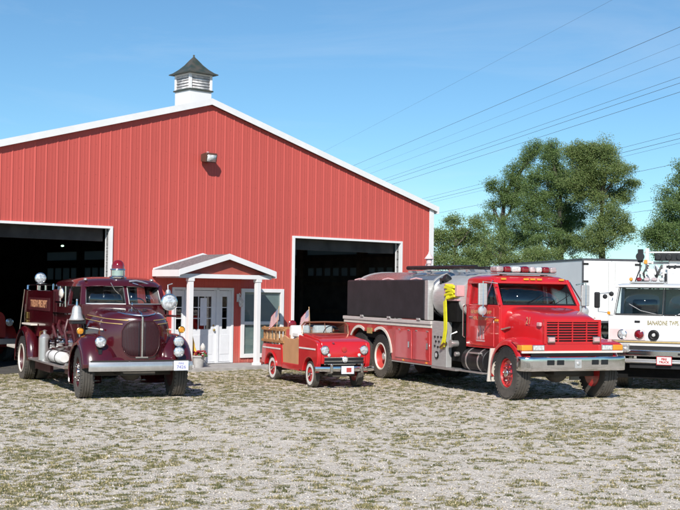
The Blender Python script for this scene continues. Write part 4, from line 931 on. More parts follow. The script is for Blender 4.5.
# ================================================================== MAROON PUMPER
p, rz_ = place(77.0, 398.3, -1.03, 26.0)
A = empty('vintage_fire_engine', p, rz_, 'antique maroon fire engine with rounded fenders, split windshield and a bell on its side', 'fire engine')
WB = 5.0
mb = MB(); mb.box(-5.9, .5, -.45, -.35, .58, .78); mb.box(-5.9, .5, .35, .45, .58, .78)
for x_ in (0, -WB): mb.box(x_-.07, x_+.07, -.95, .95, .42, .55); mb.ell((x_, 0, .49), (.2, .22, .18))
mb.box(-.5, .5, -.34, .34, .45, .9); mb.box(-4.2, -.9, -.8, .8, .55, .95); mb.build('chassis', M['under'], A, bevel=.01)
for s_ in (-1, 1):
    wheel(A, (0, s_*.91, .49), s_, .49, .25, .29, M['maroon_flat'], 'disc', steer=R(-5), nuts=8, capmat=M['chrome'])
    wheel(A, (-WB, s_*.97, .49), s_, .49, .24, .30, M['maroon_flat'], 'dual', nuts=8)
    MB().lathe((-WB, s_*.97+s_*.125, .49), (0, s_, 0), [(.285, -.02), (.30, .01), (.325, .006), (.32, -.02)], 30, closed=True).build('rim_ring', M['cream'], A)
    MB().lathe((-WB, s_*.66, .49), (0, s_, 0), [(.3, -.12), (.46, -.13), (.49, -.1), (.49, .1), (.46, .13), (.3, .12)], 28, closed=True).build('inner_tyre', M['rubber'], A)
# hood with vee nose
ZT = lambda x_: 1.755-.10*max(0, min(1, (x_+.45)/.8))-.13*max(0, (x_-.35)/.36)**2
def hwf(x_): return .82-.16*max(0, min(1, (x_+.45)/.8)) if x_ < .35 else .66*max(0, (.715-x_)/.365)**.5
mb = MB(); mb.rings([sup(max(hwf(x_), .02), .72, ZT(x_), 30, .42, .42, x_) for x_ in (-.5, -.2, .1, .35, .45, .53, .60, .65, .69, .71, .714)])
mb.build('hood', M['maroon'], A, ang=50)
xn = lambda y_: .715-.365*(y_/.66)**2
for s_ in (-1, 1):
    mb = MB(); rs = []
    for i in range(13):
        y_ = .035+.33*i/12; hh = math.sqrt(max(0.02, 1-(max(0, y_-.17)/.215)**2)); zc = 1.15
        rs.append([(xn(y_)+.004+.03*y_, s_*y_, zc+.335*hh*k_) for k_ in (-1, -.6, -.2, .2, .6, 1)])
    mb.rings(rs, closed=False, caps=False); go_ = mb.build('grille', mat('grille_mesh', (.022, .008, .012), .5, var=.3, scale=60), A, solid=.012)
    m2 = MB()
    for i in range(2, 13):
        y_ = .035+.33*i/12; hh = math.sqrt(max(0.02, 1-(max(0, y_-.17)/.215)**2)); m2.tube([(xn(y_)+.012+.03*y_, s_*y_, 1.15+.33*hh*k_) for k_ in (-1, -.5, 0, .5, 1)], .0045, 5)
    m2.build('grille_bars', M['maroon'], go_)
    rim = [(xn(.035)+.012, s_*.035, 1.485)]+[(xn(y_)+.012+.03*y_, s_*y_, 1.15+.335*math.sqrt(max(.02, 1-(max(0, y_-.17)/.215)**2))) for y_ in [.05+.315*i/10 for i in range(11)]]
    rim += [(xn(y_)+.012+.03*y_, s_*y_, 1.15-.335*math.sqrt(max(.02, 1-(max(0, y_-.17)/.215)**2))) for y_ in [.365-.315*i/10 for i in range(11)]]
    MB().tube(rim, .007, 6).build('grille_rim', M['maroon_flat'], go_)
mb = MB(); mb.beam((.725, 0, .80), (.722, 0, 1.56), .028, .03, (0, 1, 0)); mb.tube([(.72, 0, 1.55), (.66, 0, 1.63), (.45, 0, 1.675), (.1, 0, 1.715)], .013, 6); mb.box(.70, .735, -.12, .12, .79, .815)
for s_ in (-1, 1): mb.tube([(.71, 0, 1.585), (.66, s_*.13, 1.59), (.55, s_*.27, 1.61), (.35, s_*.37, 1.635)], .017, 6)
mb.build('grille_trim', M['chrome'], A)
mb = MB(); mb.ell((-.0, 0, 1.78), (.05, .018, .05)); mb.cyl((0, 0, 1.70), (0, 0, 1.78), .012); mb.build('hood_ornament', M['chrome'], A)
for s_ in (-1, 1):
    mb = MB()
    for z_, x1 in ((1.50, .64), (1.425, .60)):
        pts = []
        for i in range(12):
            x_ = -.5+(x1+.5)*i/11; h = hwf(x_); zz = z_+.07*(1-i/11)-.03*max(0, (x_-.4)); f = ((zz-.72)/(ZT(x_)-.72)); f = min(f, .999); sn = f**(1/.42); cs = math.sqrt(1-sn*sn); pts.append((x_+.006, s_*(h*cs**.42+.006), zz))
        mb.tube(pts, .009, 5)
    mb.build('gold_stripe', M['gold'], A)
    mb = MB(); pts = []
    for i in range(8):
        x_ = -.45+.62*i/7; h = hwf(x_); zz = 1.33-.015*i/7; sn = ((zz-.72)/(ZT(x_)-.72))**(1/.42); pts.append((x_, s_*(h*math.sqrt(1-sn*sn)**.42+.008), zz))
    mb.tube(pts, .012, 5)
    for k_ in range(3): mb.ell((.24+k_*.07, s_*(hwf(.3)*1.0), 1.31), (.028, .014, .02), 8, 6)
    mb.build('hood_badge', M['cream'], A)
# fenders
for s_ in (-1, 1):
    mb = MB(); sec = [(s_*.40, -.05), (s_*.55, .0), (s_*.74, .02), (s_*.90, .005), (s_*1.0, -.035), (s_*1.05, -.09), (s_*1.065, -.16)]
    rs = []
    for i in range(27):
        a = 9+(205-9)*i/26; c_, sn_ = math.cos(R(a)), math.sin(R(a)); kx = .98 if c_ > 0 else 1.10
        k2 = 1+.06*max(0, math.sin(R(a)*1.0))*(1 if a < 90 else .4)
        rs.append([((.67+d)*c_*kx, y_, .49+(.655+d)*sn_*k2+(.02 if a < 90 else .02*max(0, 1-(a-90)/80))) for y_, d in sec])
    mb.rings(rs, closed=False, caps=False)
    fo2 = mb.build('fender', M['maroon'], A, solid=.02, ang=60)
    sp = MB(); ou = [r[-1] for r in rs]; sp.tube([(x_, y_, z_) for x_, y_, z_ in ou], .014, 6); sp.build('fender_bead', M['maroon'], fo2)
# apron between fenders, bumper
mb = MB(); mb.prism([(.1, .66), (.62, .66), (.66, .72), (.60, .80), (.1, .82)], -.62, .62, 'y'); mb.build('apron', M['maroon'], A, bevel=.02)
mb = MB(); prf = [(.0, -.075), (.03, -.085), (.045, -.05), (.055, 0), (.045, .05), (.03, .085), (0, .075)]
mb.rings([[(.76+dx-.07*(abs(y_)/1.05)**3, y_, .635+dz) for dx, dz in prf] for y_ in [-1.0+2.0*i/14 for i in range(15)]]); mb.build('bumper', M['chromedull'], A, ang=40)
mb = MB(); mb.box(.45, .78, -.5, -.42, .60, .68); mb.box(.45, .78, .42, .5, .60, .68); mb.box(.60, .74, -.95, .95, .725, .745); mb.build('bumper_bracket', M['under'], A)
lp = MB().box(.822, .832, .60, .89, .55, .735).build('license_plate', M['plate'], A, bevel=.006); lp['label'] = 'white front license plate'
text('FIRE', .05, M['purple'], lp, (.833, .745, .685), (R(90), 0, R(90)), wide=1.2); text('7426', .085, M['purple'], lp, (.833, .745, .615), (R(90), 0, R(90)), wide=1.1)
# lamps
lamp(A, (.60, -.76, 1.09), .095, depth=.16); lamp(A, (.60, .76, 1.09), .095, depth=.16); lamp(A, (.74, .72, .90), .095, depth=.10, name='fog_light')
for s_ in (-1, 1):
    m2 = MB(); m2.cyl((.52, s_*.76, 1.0), (.48, s_*.76, .90), .05); m2.box(.46, .60, s_*.76-.03, s_*.76+.03, .86, .95); m2.build('lamp_post', M['black'], A)
lamp(A, (-.05, -.985, 1.27), .062, M['amber'], M['brass'], .06, 'turn_signal'); lamp(A, (.10, .98, 1.30), .062, M['amber'], M['brass'], .06, 'turn_signal')
mb = MB(); mb.cyl((-.08, -.985, 1.16), (-.08, -.985, 1.30), .015); mb.cyl((.07, .96, 1.16), (.07, .96, 1.30), .015); mb.build('signal_stem', M['chrome'], A)
# cab shell
mb = MB()
for s_ in (-1, 1):
    mb.box(-2.72, -.48, *sorted((s_*.80, s_*.86)), .70, 1.76)
mb.box(-.56, -.46, -.82, .82, .70, 1.755)
mb.rings([[( -.28-.30*(abs(y_)/.86)**2, y_, z_) for y_ in (-.86, -.6, -.3, 0, .3, .6, .86)]+[(-.75, y_, z_) for y_ in (.86, .6, .3, 0, -.3, -.6, -.86)] for z_ in (1.66, 1.775)])
for s_ in (-1, 1):
    mb.beam((-.60, s_*.82, 1.75), (-.76, s_*.76, 2.14), .10, .10, (0, 1, 0))
    mb.beam((-1.62, s_*.83, 1.75), (-1.62, s_*.78, 2.14), .06, .14, (0, 1, 0)); mb.beam((-2.60, s_*.83, 1.75), (-2.60, s_*.79, 2.14), .06, .24, (0, 1, 0))
mb.beam((-.30, 0, 1.77), (-.52, 0, 2.14), .05, .04, (0, 1, 0)); mb.box(-2.72, -2.66, -.82, .82, .9, 2.16)
mb.rings([[(x_-.27*(abs(p_[1])/.86)**2*(1 if x_ > -1 else 0), p_[1], p_[2]) for p_ in sup(hw, 2.115, zt, 24, .5, .62, x_)] for x_, hw, zt in ((-.44, .70, 2.135), (-.48, .76, 2.19), (-.60, .83, 2.26), (-.85, .86, 2.31), (-1.3, .87, 2.325), (-2.0, .87, 2.31), (-2.72, .86, 2.28))])
mb.build('cab', M['maroon'], A, bevel=.015)
for s_ in (-1, 1):
    y0, y1 = s_*.035, s_*.76
    m2 = MB(); m2.add([(-.315, y0, 1.79), (-.545, y1, 1.79), (-.735, s_*.715, 2.125), (-.515, y0, 2.125)], [(0, 1, 2, 3)]); wo_ = m2.build('windshield', M['darkglass'], A, solid=.008)
    m2 = MB(); m2.tube([(-.305, y0, 1.785), (-.535, y1, 1.785), (-.725, s_*.72, 2.13), (-.505, y0, 2.13)], .014, 6, True); m2.build('windshield_frame', M['chromedull'], wo_)
    d = MB(); d.box(-1.56, -.68, *sorted((s_*.861, s_*.876)), .82, 1.745); dr = d.build('door', M['maroon'], A, bevel=.01)
    m2 = MB(); m2.box(-1.50, -1.36, *sorted((s_*.876, s_*.90)), 1.55, 1.58); m2.build('handle', M['chrome'], dr, bevel=.006)
mb = MB(); mb.tube([(-.46, -.30, 2.20), (-.44, -.22, 2.06), (-.42, -.14, 1.98)], .008, 5); mb.tube([(-.46, .14, 2.20), (-.42, .24, 2.17), (-.50, .38, 2.12)], .008, 5); mb.build('wiper', M['chrome'], A)
mb = MB(); mb.box(-2.2, -1.45, -.74, .74, .9, 1.45); mb.box(-2.25, -2.1, -.72, .72, 1.4, 1.85); mb.box(-.95, -.62, -.78, .78, 1.3, 1.7); mb.build('cab_interior', M['black'], A, bevel=.04)
mb = MB(); mb.tube([(-1.08+.1*math.sin(a), .38+.22*math.cos(a), 1.72+.18*math.sin(a)) for a in [i*.3927 for i in range(16)]], .013, 6, True); mb.build('steering_wheel', M['black'], A)
# beacon, roof trim, spotlight, bell
mb = MB(); mb.lathe((-.85, -.05, 2.29), (0, 0, 1), [(.17, 0), (.175, .03), (.14, .05), (.14, .16), (.155, .17), (.15, .19)], 24); bo = mb.build('beacon', M['chrome'], A)
MB().lathe((-.85, -.05, 2.48), (0, 0, 1), [(.125, 0), (.125, .06), (.11, .12), (.07, .165), (.01, .18)], 24).build('dome', M['redlens'], bo)
for y_ in (-.72, .62): m2 = MB(); m2.ell((-.78, y_, 2.26), (.05, .04, .03), 10, 6); m2.build('roof_marker', M['chromedull'], A)
m2 = MB(); m2.tube([(-.50, .08, 2.23), (-.49, .22, 2.245), (-.53, .36, 2.22), (-.60, .50, 2.18)], .02, 6); m2.build('roof_trim', M['chromedull'], A)
sp = lamp(A, (-.34, .86, 1.83), .155, depth=.20, name='spotlight')
m2 = MB(); m2.tube([(-.42, .86, 1.69), (-.42, .86, 1.58), (-.46, .80, 1.56), (-.46, 1.05, 1.55)], .022); m2.build('spotlight_bracket', M['maroon_flat'], A)
m2 = MB(); m2.lathe((-.42, .86, 1.97), (0, 0, 1), [(.05, 0), (.06, .04), (.04, .1), (.012, .12)], 12); m2.tube([(-.42, .86, 2.05), (-.44, .86, 2.17), (-.46, .96, 2.2)], .012); m2.build('spotlight_cap', M['chromedull'], A)
b_ = MB(); b_.lathe((-.28, -1.0, 1.47), (0, 0, 1), [(.145, 0), (.15, .012), (.125, .04), (.10, .11), (.088, .20), (.075, .25), (.045, .28), (.015, .285)], 26); bl_ = b_.build('bell', M['steel'], A)
m2 = MB(); m2.cyl((-.28, -1.0, 1.75), (-.28, -1.0, 1.84), .022, .014); m2.ell((-.28, -1.0, 1.855), (.022, .022, .026)); m2.build('bell_finial', M['chrome'], bl_)
m2 = MB(); m2.box(-.42, -.14, -1.12, -.85, 1.40, 1.455); m2.tube([(-.28, -.85, 1.42), (-.4, -.80, 1.3)], .03); m2.build('bell_bracket', M['black'], A, bevel=.01)
g = lamp(A, (-1.98, -.90, 1.98), .10, M['cream'], M['chrome'], .05, 'gong', axis=(.25, -1, 0))
m2 = MB(); m2.tube([(-1.72, -.90, 1.79), (-2.5, -.90, 1.79)], .022); m2.tube([(-1.72, -.88, 1.70), (-1.72, -.88, 2.12)], .018); m2.tube([(-2.2, -.88, 1.70), (-2.2, -.88, 2.12)], .014); m2.build('grab_rail', M['chrome'], A)
m2 = MB(); m2.box(-2.75, -1.66, -.905, -.865, 1.545, 1.575); m2.build('ledge', M['chrome'], A)
# hose body
mb = MB(); mb.box(-5.75, -2.74, -.90, -.84, 1.0, 2.02); mb.box(-5.75, -2.74, .84, .90, 1.0, 2.02); mb.box(-2.80, -2.74, -.9, .9, 1.0, 2.05); mb.box(-5.75, -2.74, -.86, .86, 1.0, 1.06); mb.box(-5.75, -5.70, -.86, .86, 1.0, 1.5)
mb.build('hose_body', M['maroon'], A, bevel=.012)
mb = MB()
for s_ in (-1, 1):
    mb.tube([(-5.5, s_*.88, 2.04), (-5.5, s_*.88, 2.15), (-2.85, s_*.88, 2.15), (-2.85, s_*.88, 2.04)], .022)
    for x_ in (-4.4, -3.6): mb.tube([(x_, s_*.88, 2.03), (x_, s_*.88, 2.14)], .022)
    mb.tube([(-5.6, s_*.93, 2.04), (-6.0, s_*.95, 1.05), (-6.0, s_*.95, .75)], .018)
mb.build('hand_rail', M['chrome'], A)
mb = MB(); mb.box(-5.4, -2.9, -.80, .80, 1.9, 1.98); mb.build('hose_bed', mat('canvas', (.10, .085, .07), .9, var=.3, scale=3), A, bevel=.05)
pn = MB(); pn.box(-5.2, -3.1, -.912, -.901, 1.58, 1.86); po2 = pn.build('name_panel', M['maroon_flat'], A)
text('TOLEDO FIRE DEPT', .22, M['goldtext'], po2, (-4.15, -.914, 1.72), (R(90), 0, 0), bold=.006, wide=.88)
mb = MB(); mb.box(-5.55, -5.3, -.93, -.901, 1.36, 1.52); mb.box(-5.55, -5.3, -.93, -.901, 1.20, 1.34); mb.build('brass_plaque', M['brass'], A, bevel=.02)
mb = MB(); mb.box(-5.2, -4.2, -1.06, -.91, 1.24, 1.28); mb.box(-5.2, -4.2, .91, 1.06, 1.24, 1.28); mb.build('fender_step', M['cream'], A, bevel=.008)
mb = MB(); mb.cyl((-5.55, -.6, 2.02), (-5.55, -.6, 2.22), .025); mb.build('lamp_stem', M['chrome'], A)
lamp(A, (-5.48, -.6, 2.30), .12, depth=.14, name='rear_spotlight')
for s_ in (-1, 1):
    mb = MB(); sec = [(s_*.86, .0), (s_*1.0, .0), (s_*1.07, -.025), (s_*1.10, -.07), (s_*1.105, -.12)]
    fender(mb, -WB, .49, .73, -2, 188, sec, 24, 1.05, 1.12); 
    mb.prism([(-WB+.74, .50), (-WB+.5, 1.05), (-WB, 1.18), (-WB-.5, 1.05), (-WB-.78, .5)]+arc(-WB, .49, .6, 178, 2, 10), *sorted((s_*.862, s_*.895)), 'y')
    mb.build('rear_fender', M['maroon'], A, solid=.018, ang=60)
    m2 = MB(); m2.prism([(-.78, .60), (-.70, .62), (-.70, .57), (-.82, .50), (-4.25, .50), (-4.25, .54), (-.9, .54)], *sorted((s_*.80, s_*1.10)), 'y'); m2.build('running_board', M['chromedull'], A, bevel=.006)
mb = MB(); mb.box(-6.75, -5.76, -1.1, 1.1, .66, .72); mb.build('tail_step', M['cream'], A, bevel=.01)
# pump machinery on the near side
pm = MB(); pm.box(-3.1, -1.0, -.85, .85, .60, 1.50); pm.build('pump_housing', M['maroon_flat'], A, bevel=.02)
mb = MB(); mb.cyl((-3.05, -1.0, .545), (-3.05, -1.0, 1.02), .125, n=20); mb.lathe((-3.05, -1.0, 1.02), (0, 0, 1), [(.125, 0), (.09, .06), (.035, .09), (.035, .14), (.055, .15), (.01, .17)], 18); eo_ = mb.build('extinguisher', M['chromedull'], A); eo_['label'] = 'polished cylinder extinguisher on the running board'
m2 = MB(); m2.tube([(-3.05, -1.03, 1.16), (-3.25, -1.05, 1.14), (-3.3, -1.06, .9), (-3.27, -1.05, .65)], .016); m2.build('extinguisher_hose', M['brass'], eo_)
mb = MB(); mb.cyl((-2.35, -.85, .92), (-2.35, -1.02, .92), .085); mb.cyl((-2.35, -1.02, .92), (-2.35, -1.06, .92), .10); mb.cyl((-1.75, -.85, .98), (-1.75, -1.02, .98), .085); mb.cyl((-1.75, -1.02, .98), (-1.75, -1.06, .98), .10); mb.cyl((-2.05, -.85, 1.20), (-2.05, -.98, 1.20), .05); mb.build('suction_cap', M['chrome'], A)
mb = MB(); mb.tube([(-2.8, -.88, 1.32), (-2.5, -.95, 1.28), (-2.3, -.92, 1.05)], .03); mb.tube([(-2.2, -.88, 1.40), (-1.9, -.98, 1.30), (-1.6, -.95, 1.12), (-1.3, -.9, 1.2)], .035); mb.tube([(-1.5, -.88, 1.45), (-1.45, -.95, 1.2), (-1.2, -.95, .95)], .028); mb.lathe((-1.65, -.92, 1.25), (0, -1, 0), [(.09, -.02), (.10, 0), (.09, .02), (.01, .03)], 16); mb.lathe((-2.55, -.92, 1.15), (0, -1, 0), [(.07, -.02), (.08, 0), (.07, .02), (.01, .03)], 16); mb.build('pump_piping', M['maroon_flat'], A)
mb = MB(); mb.rings([[(x_, -.98+.13*math.cos(a)*k_, .68+.12*math.sin(a)*k_) for a in [i*.3927 for i in range(16)]] for x_, k_ in ((-2.5, .7), (-2.44, 1), (-1.35, 1), (-1.28, .7))]); ro = mb.build('cream_roll', M['whitecloth'], A, bevel=.01); ro['label'] = 'cream box roll strapped on the running board'
mb = MB()
for x_ in (-2.2, -1.6): mb.lathe((x_, -.98, .68), (1, 0, 0), [(.132, -.02), (.136, -.02), (.136, .02), (.132, .02)], 18, closed=True)
mb.build('roll_strap', M['black'], ro)
mb = MB(); mb.box(-1.6, -1.2, -.9, -.86, .36, .50); mb.box(-4.2, -2.7, -.95, -.88, .3, .49); mb.build('splash_panel', M['maroon_flat'], A)
# ================================================================== SMALL RED ROADSTER ENGINE
p, rz_ = place(311.0, 387.3, -.56, 24.2)
C_ = empty('mini_fire_car', p, rz_, 'tiny red open fire car with whitewall wheels and a wooden stake rack', 'mini fire car'); C_.scale = (1.05, 1.05, 1.05)
for s_ in (-1, 1):
    wheel(C_, (0, s_*.50, .27), s_, .27, .125, .15, M['redclean'], 'disc', steer=R(-3), wall=M['whitecloth'])
    wheel(C_, (-2.16, s_*.50, .27), s_, .27, .125, .15, M['redclean'], 'disc', wall=M['whitecloth'])
mb = MB(); mb.box(-2.7, .35, -.30, -.22, .26, .36); mb.box(-2.7, .35, .22, .30, .26, .36); mb.box(-.05, .05, -.48, .48, .22, .3); mb.box(-2.21, -2.11, -.48, .48, .22, .3); mb.box(-.4, .2, -.2, .2, .22, .5); mb.build('chassis', M['under'], C_)
# body shell: nose with wheel openings, door step, rear tub
nose = [(.44, .50), (.46, .60), (.455, .86), (.42, .935), (.30, .975), (-.10, 1.02), (-.50, 1.06), (-.56, 1.06), (-.56, .34)]+arc(0, .28, .34, 174, 6, 12)[::1]+[(.40, .36)]
mb = MB()
for s_ in (-1, 1): mb.prism(nose, *sorted((s_*.50, s_*.60)), 'y')
top = [(.44, .50), (.46, .60), (.455, .87), (.42, .95), (.30, .995), (-.10, 1.05), (-.50, 1.10), (-.56, 1.10), (-.56, .80), (-.3, .66), (.3, .66), (.40, .50)]
mb.prism(top, -.50, .50, 'y'); mb.box(-.60, -.54, -.58, .58, .34, 1.06)
mb.box(-1.52, -.54, -.595, .595, .30, .44)
tub = [(-1.50, .32), (-1.50, .76), (-1.56, .80), (-2.66, .80), (-2.74, .74), (-2.78, .45), (-2.72, .36), (-2.52, .34)]+arc(-2.16, .28, .33, 10, 170, 12)[::-1]+[(-1.8, .32)]
for s_ in (-1, 1): mb.prism(tub, *sorted((s_*.52, s_*.60)), 'y')
mb.box(-2.76, -1.38, -.53, .53, .62, .68); mb.box(-1.42, -1.38, -.55, .55, .35, .78); mb.box(-2.78, -2.72, -.55, .55, .45, .76)
mb.build('body', M['redclean'], C_, bevel=.025, seg=3)
for s_ in (-1, 1):
    mb = MB(); q0 = arc(-2.16, .28, .325, 8, 172, 14); q1 = arc(-2.16, .28, .375, 8, 172, 14)
    mb.rings([[(a_[0], s_*.59, a_[1]), (b_[0], s_*.59, b_[1]), (b_[0], s_*.625, b_[1]), (a_[0], s_*.625, a_[1])] for a_, b_ in zip(q0, q1)]); mb.build('wheel_arch', M['redclean'], C_, bevel=.01)
for s_ in (-1, 1):
    m2 = MB(); m2.box(-.50, .36, *sorted((s_*.602, s_*.612)), .785, .815); m2.box(-2.66, -1.60, *sorted((s_*.602, s_*.612)), .70, .73); m2.build('side_stripe', M['whitecloth'], C_)
text('FIRE DEPT', .11, M['fadedred'], C_, (-.06, -.42, 1.052), (R(8), R(5), 0), 'hood_lettering')
# tan door opening panel, seats
mb = MB(); mb.prism([(-.59, .43), (-1.48, .43), (-1.54, .95), (-1.46, 1.02), (-1.30, 1.00), (-1.2, .965), (-.85, .965), (-.66, 1.01), (-.57, .98)], -.585, -.55, 'y'); mb.build('door_panel', M['tan'], C_, bevel=.012)
mb = MB(); mb.box(-1.34, -.85, -.50, .50, .45, .72); mb.box(-1.38, -1.25, -.50, .50, .7, 1.06); mb.build('seat', M['tan'], C_, bevel=.05)
for y_ in (-.27, .27):
    m2 = MB(); m2.rings([[(-1.24+dx*k_, y_+.22*kk, z_-.04) for dx, kk in ((0, -1), (.06, -.8), (.06, .8), (0, 1), (-.14, 1), (-.14, -1))] for z_, k_ in ((.92, 1), (1.10, 1), (1.24, .9), (1.28, .5))]); m2.build('seat_cover', M['whitecloth'], C_, bevel=.03)
mb = MB(); mb.box(-1.08, -.72, -.54, -.30, 1.00, 1.10); mb.build('white_cushion', M['whitecloth'], C_, bevel=.03)
# windshield
mb = MB(); mb.tube([(-.50, -.53, 1.08), (-.555, -.53, 1.27), (-.575, -.47, 1.325), (-.58, 0, 1.335), (-.575, .47, 1.325), (-.555, .53, 1.27), (-.50, .53, 1.08)], .018, 8); mb.tube([(-.50, -.53, 1.09), (-.47, 0, 1.10), (-.50, .53, 1.09)], .014, 6); mb.tube([(-.48, 0, 1.10), (-.58, 0, 1.33)], .008, 6); wf_ = mb.build('windshield_frame', M['frame'], C_)
mb = MB(); mb.add([(-.50, -.52, 1.09), (-.50, .52, 1.09), (-.57, .48, 1.32), (-.57, -.48, 1.32)], [(0, 1, 2, 3)]); mb.build('glass', M['winglass'], wf_, solid=.005)
mb = MB(); mb.tube([(-.80+.05*math.sin(a), .25+.17*math.cos(a), 1.10+.15*math.sin(a)) for a in [i*.3927 for i in range(16)]], .012, 6, True); mb.tube([(-.56, .25, .95), (-.8, .25, 1.1)], .015); mb.build('steering_wheel', M['black'], C_)
# face
for y_ in (-.44, .44): lamp(C_, (.475, y_, .79), .085, depth=.10)
for y_ in (-.34, .34):
    m2 = MB(); m2.lathe((.465, y_, .685), (1, 0, 0), [(.035, -.01), (.035, .01), (.01, .025)], 12); m2.build('parking_light', M['lens'], C_)
mb = MB(); mb.box(.44, .467, -.44, .44, .50, .63); gr = mb.build('grille', M['black'], C_, bevel=.01)
mb = MB(); mb.box(.46, .475, -.45, .45, .628, .642); mb.box(.46, .474, -.45, .45, .555, .568); mb.box(.46, .475, -.45, .45, .49, .505); mb.build('grille_bar', M['chrome'], gr)
m2 = MB(); m2.lathe((.46, 0, .80), (1, 0, 0), [(.06, -.01), (.055, .015), (.01, .02)], 16); m2.build('nose_emblem', M['fadedred'], C_)
lamp(C_, (.50, .0, .60), .062, M['lens'], M['chrome'], .06, 'siren')
for y_ in (-.24,): m2 = MB(); m2.ell((.43, y_, .93), (.05, .03, .015), 10, 6); m2.build('hood_badge', M['chrome'], C_)
mb = MB(); pr = [(0, -.045), (.03, -.05), (.045, -.02), (.05, .01), (.04, .045), (0, .05)]
mb.rings([[(.56+dx-.10*(abs(y_)/.66)**3, y_, .41+dz) for dx, dz in pr] for y_ in [-.66+1.32*i/12 for i in range(13)]]); bm_ = mb.build('bumper', M['chrome'], C_, ang=40)
for y_ in (-.34, .34): m2 = MB(); m2.box(.585, .625, y_-.03, y_+.03, .33, .52); m2.build('bumper_guard', M['chrome'], bm_, bevel=.018)
lp = MB().box(.622, .63, -.13, .15, .31, .47).build('license_plate', M['plate'], C_, bevel=.006); lp['label'] = 'pale front plate with red patch'
m2 = MB(); m2.box(.631, .634, -.02, .09, .345, .435); m2.build('plate_patch', M['fadedred'], lp)
# stake rack
mb = MB()
xs = (-1.50, -1.90, -2.30, -2.68)
for s_ in (-1, 1):
    for z_ in (.87, 1.13): mb.box(-2.78, -1.42, *sorted((s_*.565, s_*.605)), z_-.03, z_+.03)
    for x_ in (-1.47, -2.73): mb.box(x_-.035, x_+.035, *sorted((s_*.53, s_*.563)), .76, 1.18)
for z_ in (.87, 1.13): mb.box(-2.79, -2.75, -.55, .55, z_-.03, z_+.03)
mb.build('stake_rail', M['wood'], C_, bevel=.006)
mb = MB()
for s_ in (-1, 1):
    for x_ in (-1.68, -1.90, -2.12, -2.34, -2.55): mb.box(x_-.06, x_+.06, *sorted((s_*.54, s_*.562)), .81, 1.10)
mb.build('stake_board', M['woodpale'], C_, bevel=.006)
mb = MB(); mb.tube([(-1.42, -.40, .80), (-1.42, -.40, 1.20)], .015); bp_ = mb.build('beacon_post', M['fadedred'], C_)
m2 = MB(); m2.lathe((-1.42, -.40, 1.26), (1, 0, 0), [(.02, -.07), (.075, -.05), (.09, 0), (.09, .02), (.075, .03), (.01, .045)], 16); m2.build('beacon_lamp', M['redlens'], bp_)
def flag(x_, y_, lean, lb):
    base_ = C_.matrix_basis @ Vector((x_, y_, .78)); f = empty('small_flag', base_, rz_+R(52), lb, 'flag', 'small flags on the mini fire car')
    mb = MB(); mb.cyl((0, 0, 0), (lean*.9, 0, .88), .008, n=8); mb.ell((lean*.92, 0, .89), (.014, .014, .018), 8, 6); mb.build('pole', M['woodpale'], f)
    # drooping cloth
    def P(u, v):  # u along fly, v down hoist
        px_ = lean*.88-(.30*u)*.62-.05*v*u; pz_ = .86-.30*v*.95-.26*u*(.75+.2*v); return Vector((px_, .025*math.sin(u*9+v*2)*u, pz_-.0))
    bands = 13
    for nm, mt, sel in (('red_stripes', M['flagred'], lambda j: j % 2 == 0), ('white_stripes', M['flagwhite'], lambda j: j % 2 == 1)):
        q = MB()
        for j in range(bands):
            if not sel(j): continue
            for i in range(10):
                u0, u1 = i/10, (i+1)/10
                if u0 < .39 and j < 7: continue
                q.add([P(u0, j/bands), P(u1, j/bands), P(u1, (j+1)/bands), P(u0, (j+1)/bands)], [(0, 1, 2, 3)])
        q.build(nm, mt, f, solid=.002)
    q = MB()
    for j in range(7):
        for i in range(4): q.add([P(i/10, j/bands), P((i+1)/10, j/bands), P((i+1)/10, (j+1)/bands), P(i/10, (j+1)/bands)], [(0, 1, 2, 3)])
    cn = q.build('canton', M['blue'], f, solid=.002)
    st_ = MB()
    for r_ in range(4):
        for c_ in range(5):
            cpt = P(.04+.075*c_, (.6+1.6*r_)/bands)
            for e in (-1, 1): st_.add([cpt+Vector((math.sin(k_*1.2566)*(.011), e*.004, math.cos(k_*1.2566)*.011)) for k_ in (0, 2, 4, 1, 3)], [(0, 1, 2, 3, 4)])
    st_.build('stars', M['flagwhite'], cn)
flag(-2.20, -.50, .10, 'small US flag leaning over the wooden stake rack, left of the pair')
flag(-1.36, .02, -.06, 'small US flag upright behind the seats, against the dark bay')
# ================================================================== WHITE CAB-FORWARD ENGINE
p = at(663, 388, 26.4); p.z = 0; yw = R(-22); f_ = Vector((math.sin(yw), -math.cos(yw), 0)); rz_ = math.atan2(f_.y, f_.x)
Wt = empty('white_fire_truck', p, rz_, 'white flat-fronted fire truck with gold lettering, parked at the right edge', 'fire truck')
hw = 1.19
mb = MB()
mb.prism([(0, .98), (.02, 1.10), (.02, 1.60), (-.03, 1.66), (-.08, 1.66), (-.08, .98)], -hw, hw, 'y')
for s_ in (-1, 1):
    mb.prism([(-.05, .98), (-.05, 1.66), (-1.75, 1.66), (-1.75, .7), (-1.3, .7)]+arc(-.95, .55, .60, 25, 155, 8)[::1][::-1][::-1], *sorted((s_*(hw-.06), s_*hw)), 'y') if False else mb.box(-1.75, -.05, *sorted((s_*(hw-.06), s_*hw)), .98, 1.66)
    mb.beam((-.03, s_*(hw-.06), 1.64), (-.215, s_*(hw-.15), 2.31), .10, .10, (0, 1, 0)); mb.beam((-1.65, s_*(hw-.05), 1.64), (-1.65, s_*(hw-.08), 2.31), .08, .16, (0, 1, 0))
mb.rings([sup(hw-.12, 2.275, 2.30, 24, .3, .5, -.14), sup(hw-.10, 2.27, 2.335, 24, .3, .5, -.22), sup(hw-.06, 2.26, 2.37, 24, .3, .5, -.6), sup(hw-.06, 2.26, 2.37, 24, .3, .5, -1.75)])
